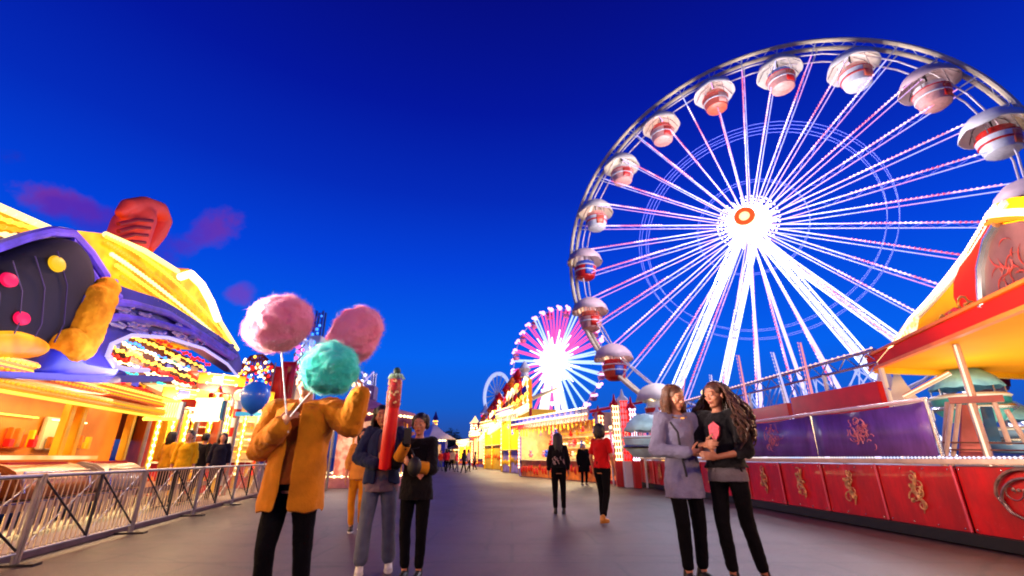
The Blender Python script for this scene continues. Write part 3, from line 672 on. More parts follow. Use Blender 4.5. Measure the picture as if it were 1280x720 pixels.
    post(K1 + V((.05, -.05, 0)), V((K1.x + .05, K1.y, 1.0)), .05)
    post(at(1187, 466, 9.2), at(1130, 496, 9.6), .05)
    post(K1 + cback * 8.5, V((K1.x + cback.x * 8.5, K1.y + cback.y * 8.5, 0)), .07)
    post(Kn + cn * -.2, V((Kn.x, Kn.y, 1.0)), .07)
    return Kn
Kn = canopy()
lamp('canopy_fill_lamp', 'AREA', K1 + cdir * 2.6 + cback * 2.5 + V((0, 0, -1.85)), 190, (1, .80, .5), 5, to=K1 + cdir * 2.6 + cback * 2.6 + V((0, 0, 2)))
lamp('canopy_fill_lamp', 'AREA', K1 + cdir * 4.8 + cn * .5 + V((0, 0, .1)), 240, (1, .60, .30), 4, to=(-1, 3.8, 0), sy=.3)
lamp('canopy_fill_lamp', 'AREA', K1 + cdir * 9.3 + cn * .5 + V((0, 0, .1)), 230, (1, .58, .28), 4, to=(1.2, 4.8, .9), sy=.3)  # warm fill added for the people, on the canopy end out of view
lamp('facade_lamp', 'AREA', cp_(1190, 400, 1.6) + V((0, 0, -.9)), 110, (1, .85, .6), 2.2, to=cp_(1240, 340), sy=.3)

# ticket booth framed with rails on the platform
def booth():
    T = thing('operator_booth', 'small framed operator booth with slanted cream posts and red top under the yellow canopy', 'booth', wp(2.0, 1.0, .95))
    Y = 7.6
    fr = lambda x, y, Y=Y: at(x, y, Y)
    m = MB(); m.beam(fr(1186, 501), fr(1254, 498, 7.2), .12, .10); m.build('top_beam', mat('beam_redbrown', (.62, .18, .12), .4), T)
    pm = mat('post_cream', (.86, .70, .62), .35)
    for (a, b_, Y2) in (((1190, 503), (1181, 583), 7.7), ((1199, 503), (1190, 583), 7.75), ((1243, 503), (1262, 556), 7.3), ((1258, 512), (1284, 556), 7.0), ((1184, 503), (1178, 583), 7.9)):
        m = MB(); m.tube([fr(*a, Y2), fr(*b_, Y2)], .032, 8); m.build('post', pm, T)
    m = MB(); m.prism([fr(1203, 506, 7.9), fr(1222, 506, 7.85), fr(1232, 578, 7.8), fr(1200, 578, 7.9)], (.0, .03, 0)); m.build('side_panel', mat('booth_rose', (.72, .38, .36), .35, 0, .4, 2), T)
    m = MB(); m.prism([fr(1226, 508, 7.9), fr(1240, 508, 7.8), fr(1252, 552, 7.7), fr(1236, 552, 7.8)], (.0, .02, 0)); m.build('window', mat('booth_glass', (.25, .42, .55), .1, 0, .3, 3, 0, coat=.5), T)
    for y in (553, 562, 571):
        m = MB(); m.tube([fr(1178, y, 7.75), fr(1232, y + .5, 7.5), fr(1300, y + 1.5, 6.6), fr(1360, y + 3, 6.1)], .014, 6); m.build('guard_rail', mat('rail_brown', (.55, .36, .33), .35, .5), T)
    m = MB()
    rnd = random.Random(2)
    for i in range(38):
        m.ell(fr(rnd.uniform(1225, 1300), rnd.uniform(571, 581), 7.2), rnd.uniform(.015, .035), nu=6, nv=4)
    m.build('floor_flower', mat('rosette', (.86, .62, .6), .5), T)
booth()
# teal spinning tub car behind the booth
def tub_car(px, py, Y, sc_, lab, cols):
    c = at(px, py, Y); T = thing('spinning_car', lab, 'ride car', (c.x, c.y, c.z - sc_ * .9), 0, 'round ride cars')
    k = V((0, 0, 1))
    m = MB(); m.lathe([(.05, -.9), (.75, -.85), (1.1, -.5), (1.2, 0), (1.12, .1), (1.0, 0), (.8, -.4), (0.05, -.5)], c, 28, (V((sc_, 0, 0)), V((0, sc_, 0)), V((0, 0, sc_)))); m.build('tub', cols[0], T)
    m = MB(); m.lathe([(1.16, .02), (1.26, .10), (1.16, .18), (1.06, .10), (1.16, .02)], c, 28, (V((sc_, 0, 0)), V((0, sc_, 0)), V((0, 0, sc_)))); m.build('rim', whitepaint, T)
    m = MB(); m.lathe([(1.22, -.42), (1.3, -.34), (1.24, -.26)], c, 28, (V((sc_, 0, 0)), V((0, sc_, 0)), V((0, 0, sc_)))); m.build('stripe', silver, T, solid=.02)
    m = MB()
    m.lathe([(.0, 1.35), (.5, 1.25), (.95, .85), (1.15, .45)], c, 24, (V((sc_, 0, 0)), V((0, sc_, 0)), V((0, 0, sc_))), mod=lambda i, a: (1, .06 * math.sin(8 * a) * i / 3 * sc_)); m.build('hood', cols[1], T, solid=.03)
    for a in range(8):
        m = MB(); m.tube([c + V((1.1 * math.cos(a * PI / 4), 1.1 * math.sin(a * PI / 4), .1)) * sc_, c + V((1.1 * math.cos(a * PI / 4), 1.1 * math.sin(a * PI / 4), .55)) * sc_], .03 * sc_, 6); m.build('hood_post', silver, T)
teal2 = mat('aqua_canvas', (.52, .80, 1.), .4, 0, .35, 4, .3, 6)
tub_car(1212, 500, 10.5, .56, 'teal and silver round ride car under the yellow canopy', (tealpaint, teal2))
tub_car(1262, 540, 11.5, .55, 'pale blue round ride car low at the right edge behind the booth rails', (mat('paleblue', (.45, .6, .8), .4), teal2))
lamp('car_lamp', 'POINT', at(1225, 492, 9.2), 16, (.8, 1, 1), .2)
for i, (px, py, Y, h_, lab) in enumerate(((1118, 514, 11.2, 1.35, 'taller white pointed tent top behind the purple windbreak'), (1134, 514, 10.6, .95, 'shorter white pointed tent top beside the taller one'))):
    c = at(px, py, Y); T = thing('tent', lab, 'tent', (c.x, c.y, c.z), 0, 'white pointed tents')
    m = MB(); q = .36
    m.lathe([(q * 1.4, -.02), (q * .95, h_ * .28), (q * .45, h_ * .62), (.02, h_)], c, 4); m.build('roof', whitepaint, T, solid=.02, angle=20)
    m = MB(); m.box(c - V((0, 0, .12)), (q * 1.7, q * 1.7, .2)); m.build('wall', whitepaint, T)

# ================================================================ LEFT RIDE
LA = V((-8.1, 4.8, 0)); LD = V((-.235, .972, 0)).normalized(); LN = V((LD.y, -LD.x, 0))   # LN points to the midway
def fl(px, py, off=0): return onplane(px, py, LA + LN * off, LN)
def ls(s, off=0, z=0): return LA + LD * s + LN * off + V((0, 0, z))
def smooth_poly(pts, n=4):
    r = []
    m_ = len(pts)
    for i in range(m_):
        p0, p1, p2, p3 = pts[i - 1], pts[i], pts[(i + 1) % m_], pts[(i + 2) % m_]
        for k in range(n):
            t = k / n
            r.append(tuple(.5 * ((2 * p1[j]) + (-p0[j] + p2[j]) * t + (2 * p0[j] - 5 * p1[j] + 4 * p2[j] - p3[j]) * t * t + (-p0[j] + 3 * p1[j] - 3 * p2[j] + p3[j]) * t ** 3) for j in range(2)))
    return r
def puffy(mb, poly, off, depth, bulge):
    """a padded relief: outline at off, inner loops pushed out towards the midway"""
    cx = sum(p[0] for p in poly) / len(poly); cy = sum(p[1] for p in poly) / len(poly); n = len(poly)
    base = len(mb.v); vs = []
    rings = [(1, 0), (.97, .45), (.88, .75), (.7, .93), (.4, 1.0)]
    for f_, d in rings:
        for x, y in poly:
            q = fl(cx + (x - cx), cy + (y - cy), off); c = fl(cx, cy, off)
            vs.append(c + (q - c) * f_ + LN * (bulge * d))
    vs.append(fl(cx, cy, off) + LN * bulge)
    for x, y in poly: vs.append(fl(x, y, off) - LN * depth)
    fs = []
    for r in range(len(rings) - 1):
        for i in range(n): j = (i + 1) % n; fs.append((r * n + i, r * n + j, (r + 1) * n + j, (r + 1) * n + i))
    c = len(rings) * n
    for i in range(n): fs.append(((len(rings) - 1) * n + i, (len(rings) - 1) * n + (i + 1) % n, c))
    for i in range(n): fs.append((c + 1 + i, c + 1 + (i + 1) % n, (i + 1) % n, i))
    fs.append(tuple(c + 1 + i for i in range(n))[::-1])
    mb.add(vs, fs)
def left_ride():
    T = thing('carnival_ride', 'large amber lit carnival ride with dark purple scenery and glowing golden roof', 'carnival ride', ls(6, -3))
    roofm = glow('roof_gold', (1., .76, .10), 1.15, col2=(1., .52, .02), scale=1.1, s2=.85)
    # roof, running the whole length of the ride and 4 m deep
    roof = [(-70, 228), (0, 258), (60, 284), (130, 292), (180, 312), (222, 338), (236, 336), (252, 352), (266, 376), (276, 402), (298, 436), (294, 440), (240, 410), (190, 388), (150, 366), (120, 330), (60, 300), (0, 304), (-70, 300)]
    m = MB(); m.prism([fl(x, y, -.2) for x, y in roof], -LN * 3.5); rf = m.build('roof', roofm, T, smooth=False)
    # rows of lamps following the roof
    def bez(a, c, b_, n): return [tuple((1 - t) ** 2 * a[j] + 2 * t * (1 - t) * c[j] + t * t * b_[j] for j in (0, 1)) for t in [i / n for i in range(n + 1)]]
    for q, (a, c, b_) in enumerate((((-60, 234), (20, 268), (62, 287)), ((-60, 250), (0, 275), (52, 288)), ((-60, 268), (0, 284), (45, 292)), ((-60, 284), (0, 293), (30, 296)),
                                    ((134, 296), (215, 330), (292, 434)), ((134, 304), (205, 345), (284, 430)), ((140, 318), (200, 356), (275, 424)), ((146, 332), (195, 366), (262, 416)), ((152, 346), (195, 378), (248, 410)))):
        m = MB()
        P_ = [fl(x, y, -.10) for x, y in bez(a, c, b_, 10)]
        m.tube(P_, .035, 6)
        L_ = sum((P_[i + 1] - P_[i]).length for i in range(10)); n_ = int(L_ / .22)
        for i in range(n_):
            t = i / n_ * 10; k = int(t); m.ell(lerp(P_[k], P_[k + 1], t - k), .055, nu=6, nv=4)
        m.build('lamp_row', [glow('row_cream', (1., .92, .60), 2.2), glow('row_gold', (1., .84, .26), 1.6), AMS][q % 3], rf)
    for seq in (((-70, 230), (0, 259), (60, 285)), ((132, 293), (180, 313), (222, 339)), ((252, 353), (266, 377), (276, 403), (297, 437))):
        m = MB(); m.tube([fl(x, y, -.12) for x, y in seq], .07, 8); m.build('edge_tube', glow('edge_warm', (1., .90, .55), 2.0), rf)
    m = MB(); P_ = [fl(x, y, 0) for x, y in ((226, 346), (238, 342), (252, 356), (264, 378), (272, 400))]; m.tube(P_, .12, 8); m.build('crest_tube', WW, rf)
    # padded scenery
    dome = smooth_poly([(-60, 330), (-10, 306), (30, 292), (62, 284), (88, 286), (108, 304), (128, 332), (146, 354), (170, 364), (205, 376), (250, 404), (288, 430), (300, 446), (301, 466), (284, 456), (255, 436), (212, 422), (168, 418), (142, 428), (134, 446), (150, 462), (120, 474), (60, 470), (0, 466), (-60, 462)], 3)
    m = MB(); m.prism([fl(x, y, -.05) for x, y in dome], -LN * .5); dm = m.build('scenery_panel', indigo, T, smooth=False)
    m = MB(); puffy(m, smooth_poly([(-60, 345), (-10, 320), (30, 306), (62, 298), (84, 300), (98, 318), (104, 345), (100, 372), (86, 400), (76, 428), (40, 440), (0, 432), (-60, 420)], 3), 0, .1, .4); m.build('dark_dome', nightfab, dm)
    m = MB()
    for seq in ([(-60, 330), (-5, 309), (30, 297), (62, 289), (90, 292), (112, 316), (132, 346)], [(86, 300), (104, 330), (118, 350), (148, 372)], [(108, 366), (130, 376), (165, 380), (210, 392), (262, 424), (294, 446)], [(120, 400), (150, 396), (190, 402), (240, 416), (290, 448)]):
        P_ = [fl(x, y, .06) for x, y in seq]
        m.tube(P_, .10, 8)
    m.build('padded_roll', mat('violet_vinyl', (.42, .34, .88), .35, 0, .35, 2, .3, 6), dm)
    m = MB()
    for q in range(5):
        x0 = -40 + q * 28; m.tube([fl(x, y, .44) for x, y in ((x0, 338 - q * 6), (x0 + 12, 372 - q * 4), (x0 + 8, 405), (x0 - 4, 428))], .012, 5)
    m.build('quilt_seam', mat('seam_plum', (.22, .12, .36), .6), dm)
    m = MB(); rnd = random.Random(5)
    for i in range(130):
        x = rnd.uniform(105, 290); t = (x - 105) / 185; y = lerp(372, 432, t) + rnd.uniform(-6, 28 - 18 * t); c = fl(x, y, .08)
        m.tube([c, c + LD * rnd.uniform(.15, .5) + V((0, 0, rnd.uniform(-.06, .1)))], [.02, .055], 5)
    m.build('glitter_print', mat('lilac_foil', (.62, .60, .90), .25, .6, .3), dm)
    m = MB(); P_ = [fl(x, y, .12) for x, y in ((134, 446), (140, 430), (165, 419), (210, 422), (255, 436), (284, 455), (300, 474))]
    m.tube(P_, .05, 8); m.build('arch_tube', glow('arch_lilac', (.80, .74, 1.), 1.05), dm)
    m = MB(); m.tube([fl(x, y, .12) for x, y in ((136, 446), (144, 458), (160, 462), (185, 463))], .06, 8); m.build('arch_foot_tube', glow('arch_lilac'
        , (.80, .74, 1.), 1.05), dm)
    for (x, y, col, r) in ((72, 330, (1., .78, .08), .16), (12, 350, (1., .06, .35), .13), (28, 398, (1., .06, .35), .13), (-30, 372, (1., .78, .08), .16)):
        m = MB(); m.lathe([(0, .05), (r * .6, .045), (r * .95, .02), (r * 1.05, -.02)], fl(x, y, .42), 32, (LD * 1.25, V((0, 0, .85)), LN)); m.build('disc_lamp', glow('disc_%d' % int(col[1] * 100), col, .75), dm)
    # orange bent figure arm
    mm = MB(); PX = [(134, 360), (122, 376), (112, 398), (104, 418), (96, 432), (80, 432)]
    P_ = [fl(x, y, .45) for x, y in PX]; mm.tube(P_, [.14, .30, .33, .31, .27, .14], 12); mm.ell(fl(78, 430, .45), (.18, .16, .14))
    for i in range(5):
        for q in range(3): 
            c = P_[i] + (P_[i + 1] - P_[i]) * (q / 3); mm.ell(c, (.34 if 0 < i < 5 else .24,) * 3, nu=12, nv=8)
    mm.v = [p - ORG[T.name] for p in mm.v]
    remesh(mm, 'orange_arm', mat('orange_fur', (1., .62, .12), .85, 0, .3, 5, .5, 25, spec=.1), T, .03, 2, [(.25, .10)])
    m = MB(); P_ = [fl(x, y, .35) for x, y in ((98, 416), (94, 396), (104, 372), (124, 356), (144, 352))]; m.tube(P_, .07, 8); m.build('arm_trim', mat('lilac_foil', (.62, .60, .90), .25), T)
    # golden lens lamp at far left, blue ledge
    m = MB(); puffy(m, smooth_poly([(-60, 420), (0, 412), (34, 420), (50, 434), (34, 446), (0, 448), (-60, 446)], 3), .2, .3, .3); m.build('lens_lamp', glow('lens_gold', (1., .70, .10), 1.2, col2=(1., .45, .03), scale=1.2, s2=.7), T)
    m = MB(); puffy(m, smooth_poly([(36, 470), (46, 446), (58, 434), (76, 440), (88, 452), (140, 462), (148, 470), (90, 474)], 3), .3, .3, .3); m.build('blue_drape', bluepaint, T)
    m = MB(); m.prism([fl(x, y, .1) for x, y in ((-60, 462), (60, 466), (150, 468), (192, 470), (192, 476), (100, 478), (-60, 470))], LN * .5); m.build('blue_ledge', bluepaint, T, bevel=.02)
    # golden fascia beams
    for k, (z, th, mt) in enumerate(((2.60, .13, yelpaint), (2.42, .12, orapaint), (2.22, .16, yelpaint))):
        m = MB(); m.beam(ls(-13, .25 + .06 * k, z), ls(9.3 - k * .15, .25 + .06 * k, z), .3, th); m.build('fascia_beam', mt, T, bevel=.015)
        m = MB(); bulbs(m, [ls(-4 + .12 * i, .42 + .06 * k, z) for i in range(108)], .028, 5); m.build('fascia_lamps', AMS if k else AM, T)
    m = MB(); m.beam(ls(-7, .35, 2.51), ls(9.3, .35, 2.51), .06, .03); m.beam(ls(-7, .42, 2.09), ls(9.2, .42, 2.09), .10, .05); m.build('gold_strip', glow('strip_gold', (1., .80, .25), 1.6), T)
    # columns
    for s in (-6, -3, -.4, 2.15, 2.55, 4.9, 5.3, 7.3, 9.2):
        m = MB(); m.box(ls(s, .2, 1.55), (.16, .16, 1.1), (LD, LN, V((0, 0, 1)))); m.build('column', yelpaint, T, bevel=.02)
    # back wall of the bay: panelled, amber lit
    m = MB(); m.box(ls(1.3, -1.3, 1.9), (17, .1, 3.0), (LD, LN, V((0, 0, 1)))); m.build('back_wall', mat('wall_amber', (.85, .50, .12), .5, 0, .35, .9, .1), T)
    for i in range(8):
        a = -5 + i * 1.75
        m = MB(); m.box(ls(a, -1.18, 1.6), (1.3, .08, .72), (LD, LN, V((0, 0, 1)))); p = m.build('wall_panel', [orapaint, creampaint, mat('panel_rust', (.70, .30, .10), .5)][i % 3], T, bevel=.02)
        rnd = random.Random(i)
        for q in range(9):
            m = MB(); hh = rnd.uniform(.12, .42); m.box(ls(a + rnd.uniform(-.55, .55), -1.0 + rnd.uniform(-.1, .35), 1.27 + hh / 2), (rnd.uniform(.05, .16), .1, hh), (LD, LN, V((0, 0, 1)))); m.build('upright', rnd.choice([yelpaint, creampaint, redpaint, silver, whitepaint, orapaint, gold]), p, bevel=.01)
        m = MB(); m.beam(ls(a - .62, -1.05, 1.9), ls(a + .62, -1.05, 1.9), .05, .03); m.build('panel_lamp', [AM, WW, AMS][i % 3], p)
    m = MB(); m.beam(ls(-7, .45, 1.07), ls(5.6, .45, 1.07), .26, .07); m.build('counter_light', glow('counter_warm', (1., .84, .58), 1.3, col2=(1., .6, .25), scale=1.1), T)
    m = MB(); m.box(ls(-.6, .3, .90), (12.6, .2, .26), (LD, LN, V((0, 0, 1)))); m.build('counter_front', mat('counter_gold', (.92, .56, .16), .35, .2, .2, 1), T)
    m = MB(); m.box(ls(1, .0, .38), (17.5, 3.0, .1), (LD, LN, V((0, 0, 1)))); m.build('platform', mat('deck_bronze', (.55, .42, .34), .3, .7, .2, 2), T)
    m = MB(); m.beam(ls(-7, 1.45, .40), ls(8.5, 1.45, .40), .08, .1); m.build('platform_edge', mat('edge_violet', (.25, .18, .42), .4, .4), T)
    # interior behind the arch: tiers of bulbs on dark boards
    m = MB(); m.box(ls(9.6, -1.6, 3.2), (11.5, .1, 3.2), (LD, LN, V((0, 0, 1)))); m.build('arch_back_wall', mat('arch_dark', (.30, .10, .07), .6), T)
    rnd = random.Random(12)
    for row in range(12):
        z = 2.72 + row * .18; lens = MB(); bp_ = []
        for i in range(46):
            s = 3.6 + i * .25; 
            if rnd.random() < .85: bp_.append(ls(s + rnd.uniform(-.05, .05), -1.35 + .12 * (row % 3), z + rnd.uniform(-.05, .05)))
        bulbs(lens, bp_, .06); lens.build('bulb_chain', [WW, AM, RD, AMS, TL, WW, RD, AM, WW, BL, AM, RD][row], T)
    for i in range(44):
        s = 3.8 + rnd.uniform(0, 11); z = 2.8 + rnd.uniform(0, 1.7)
        m = MB(); m.box(ls(s, -1.3, z), (rnd.uniform(.4, 1.0), .06, rnd.uniform(.12, .24)), (LD, LN, V((0, 0, 1))))
        m.build('sign_board', rnd.choice([redpaint, redpaint, whitepaint, tealpaint, bluepaint, creampaint]), T)
    # skirt of pale slats below the platform
    m = MB()
    for i in range(88):
        s = -6.5 + i * .17; m.beam(ls(s, 1.52, .02), ls(s + .03, 1.50, .44), .05, .015)
    m.build('slat_skirt', mat('slat_pale', (.80, .66, .52), .45), T)
    # red ribbed ornament above the roof
    c = fl(170, 312, -1.5); mm = MB()
    PX = [(150, 302), (158, 288), (172, 278), (188, 276)]; P_ = [fl(x, y, -1.0) for x, y in ((158, 322), (160, 300), (166, 282), (176, 270), (188, 262))]
    mm.tube(P_, [.42, .50, .50, .42, .16], 14)
    P2 = [fl(x, y, -1.0) for x, y in ((182, 312), (196, 292), (203, 276), (198, 262), (180, 256), (160, 258), (148, 268))]
    mm.tube(P2, [.20, .26, .28, .27, .26, .22, .12], 12)
    o = remesh(mm, 'roof_ornament', mat('ornament_coral', (1., .30, .20), .6, 0, .2, 2), None, .04, 14); o.parent = T; o.location = -ORG[T.name]
    m = MB()
    for t in range(4): 
        a = fl(148, 280 + t * 9, -.5); b_ = fl(190 - t * 3, 276 + t * 9, -.5); m.tube([a, lerp(a, b_, .5) + V((0, 0, .08)), b_], .05, 6)
    m.build('ornament_rib', mat('ornament_dark', (.50, .04, .05), .5), o); 
left_ride()
# lamps of the left ride: the lit bay, the ground strip and the fascia that lights the midway, with added fill lights among them
lamp('bay_lamp', 'AREA', ls(1, -.3, 2.05), 260, (1, .68, .25), 13, to=ls(1, -.9, 1.0), sy=.5)
lamp('skirt_lamp', 'AREA', ls(1.5, .9, .30), 220, (1, .7, .3), 13, to=ls(1.5, 3.0, -.4), sy=.2)
lamp('fascia_lamp', 'AREA', ls(-2.2, .75, 2.5), 330, (1, .62, .26), 6, to=(0, 3.6, .4), sy=.5)
lamp('fascia_lamp', 'AREA', ls(-9, .75, 2.5), 300, (1, .64, .30), 6, to=(0, 4.6, 1.2), sy=.5)  # warm frontal fill added for the people, unseen behind the viewpoint
lamp('fascia_lamp', 'AREA', ls(6, .75, 2.5), 330, (1, .66, .34), 7, to=(0, 9, 0), sy=.5)
lamp('scenery_lamp', 'AREA', ls(3.5, 2.0, 2.9), 130, (.62, .55, 1), 8, to=ls(2, 0, 3.9), sy=.3)
lamp('arch_lamp', 'AREA', ls(9, -.4, 4.2), 180, (1, .75, .4), 8, to=ls(9, -1.4, 3.2), sy=.4)
lamp('ornament_lamp', 'POINT', fl(200, 330, 1.2) + V((0, 0, .6)), 210, (1, .55, .45), .2)
lamp('arm_fill_light', 'POINT', fl(120, 400, 1.9), 90, (1, .75, .4), .15)  # unseen light added to brighten the orange arm
lamp('candy_fill_light', 'AREA', ls(-2.2, .9, 1.8), 300, (1, .80, .70), 1.6, to=(-1.15, 3.25, 2.75), sy=.4, spread=math.radians(34))  # narrow unseen light added low down, aimed up to brighten the cotton candies
# ride vehicles on the platform
for i, (s, wd, mt, lab) in enumerate(((-.6, 2.3, mat('car_plum', (.28, .10, .30), .25, .3), 'dark plum ride car at the left edge on the bronze deck'), (1.5, 1.5, mat('car_cream', (.80, .66, .50), .25, .4), 'cream curved ride car in the middle of the bronze deck'),
                                (3.5, 1.9, mat('car_copper', (.66, .38, .18), .25, .5), 'copper coloured ride car on the bronze deck'), (5.7, 1.6, mat('car_silver', (.74, .68, .64), .25, .5), 'silver sloping ride car at the right end of the deck'))):
    T = thing('ride_car', lab, 'ride car', ls(s, .75, .43), 0, 'ride cars on the left platform')
    m = MB(); prof = [(-.35, 0), (.42, 0), (.46, .18), (.38, .38), (.16, .50), (-.1, .55), (-.35, .45)]
    vs = []
    a0 = ls(s - wd / 2, .75, .45); a1 = ls(s + wd / 2, .75, .45)
    m.prism([a0 + LN * x + V((0, 0, z)) for x, z in prof], a1 - a0); m.build('body', mt, T, bevel=.05)
    m = MB(); m.tube([lerp(a0, a1, .06) + LN * .48 + V((0, 0, .1)), lerp(a0, a1, .06) + LN * .40 + V((0, 0, .40)), lerp(a0, a1, .94) + LN * .40 + V((0, 0, .40)), lerp(a0, a1, .94) + LN * .48 + V((0, 0, .1))], .022, 6); m.build('trim_rail', silver, T)
    m = MB(); m.box(lerp(a0, a1, .5) - LN * .05 + V((0, 0, .5)), (wd * .8, .3, .1), (LD, LN, V((0, 0, 1)))); m.build('seat', redpaint, T, bevel=.03)

# ================================================================ FENCE
FP = [G(-150, 762), G(17, 708), G(124.5, 671), G(196, 655), G(250, 640), G(290, 631)]
fdir = (FP[5] - FP[1]).normalized()
A_ = FP[1]
pos = [-2.3] + [(p - A_).dot(fdir) for p in FP[1:]]
fd = fdir; fn = V((fd.y, -fd.x, 0))
names = ['at the frame edge nearest the camera', 'first whole panel from the left edge', 'second whole panel from the left edge', 'third whole panel from the left edge', 'panel beside the person in the yellow jacket', 'farthest panel behind the yellow jacket']
ends = [-2.3, 0, 2.25, 4.5, 6.75, 9.0, 11.25, 13.5]
def fence(i, a, b_, lab):
    fp = lambda s, z, off=0: A_ + fd * s + fn * off + V((0, 0, z))
    T = thing('fence_panel', lab, 'fence', fp(a, 0), 0, 'steel barrier panels')
    a += .03; b_ -= .03; h = .88
    for s in (a, b_):
        m = MB(); m.tube([fp(s, .0), fp(s, h + .02)], .024, 8); m.build('post', steel, T)
        m = MB(); m.box(fp(s, .012), (.08, .42, .024), (fd, fn, V((0, 0, 1)))); m.build('foot', darksteel, T, bevel=.004)
    m = MB(); m.tube([fp(a, h), fp(b_, h)], .022, 8); m.build('top_rail', steel, T)
    m = MB(); m.tube([fp(a, .12), fp(b_, .12)], .016, 8); m.build('bottom_rail', steel, T)
    m = MB(); mid = (a + b_) / 2
    m.tube([fp(mid, .12), fp(mid, h)], .020, 7); m.build('mullion', darksteel, T)
    m = MB()
    for (s0, s1) in ((a, mid), (mid, b_)):
        m.tube([fp(s0, h - .02), fp(s1, .14)], .012, 6)
    m.build('diagonal_brace', darksteel, T)
    m = MB(); m.tube([fp(a, .14, -.02), fp(mid, h - .02, -.02)], .008, 5); m.tube([fp(mid, .14, -.02), fp(b_, h - .02, -.02)], .008, 5); m.build('thin_brace', steel, T)
    m = MB(); k = 22
    for j in range(1, k): 
        s = lerp(a, b_, j / k); m.tube([fp(s, .12, -.01), fp(s, h, -.01)], .0065, 5)
    m.build('infill_bars', mat('bar_pale', (.80, .68, .58), .35, .5), T)
for i in range(len(ends) - 1):
    fence(i, ends[i], ends[i + 1], 'galvanised steel barrier panel with diagonal brace, ' + ['at the left frame edge', 'the first whole one from the left', 'in front of the copper ride car', 'in front of the silver sloping ride car', 'directly left of the yellow jacket', 'behind the yellow jacket', 'the farthest one, behind the person in yellow trousers'][i])
# kerb under the barrier
m = MB(); m.box(A_ + fd * 5.5 - fn * .45 + V((0, 0, .05)), (16.5, .55, .10), (fd, fn, V((0, 0, 1)))); tag(m.build('kerb', mat('kerb_mauve', (.42, .33, .36), .6), bevel=.01), 'low concrete kerb under the barrier', None, kind='structure')

# ================================================================ STALLS
def bear(P, s, mt, lab, grp, yaw=0, first=[None]):
    T = MB(); X = V((math.cos(yaw), math.sin(yaw), 0))
    P = V(P)
    T.ell(P, (s * .5, s * .42, s * .6), nu=8, nv=6); T.ell(P + V((0, -.05 * s, s * .85)), s * .42, nu=8, nv=6)
    for g_ in (-1, 1):
        T.ell(P + V((g_ * s * .33, 0, s * 1.2)), s * .16, nu=6, nv=4); T.ell(P + V((g_ * s * .55, -.1 * s, s * .1)), (s * .18, s * .18, s * .36), nu=6, nv=4)
        T.ell(P + V((g_ * s * .3, -.3 * s, -s * .5)), (s * .2, s * .34, s * .2), nu=6, nv=4)
    T.ell(P + V((0, -.42 * s, s * .78)), s * .14, nu=6, nv=4)
    return tag(T.build('plush_toy', mt), lab, 'plush toy', grp)
plc = [mat('plush_gold', (.90, .68, .20), .9), mat('plush_white', (.88, .85, .82), .9), mat('plush_blue', (.15, .25, .75), .9), mat('plush_red', (.85, .12, .12), .9), mat('plush_pink', (.90, .45, .55), .9), mat('plush_brown', (.55, .32, .18), .9)]
plname = ['golden', 'white', 'blue', 'red', 'pink', 'brown']
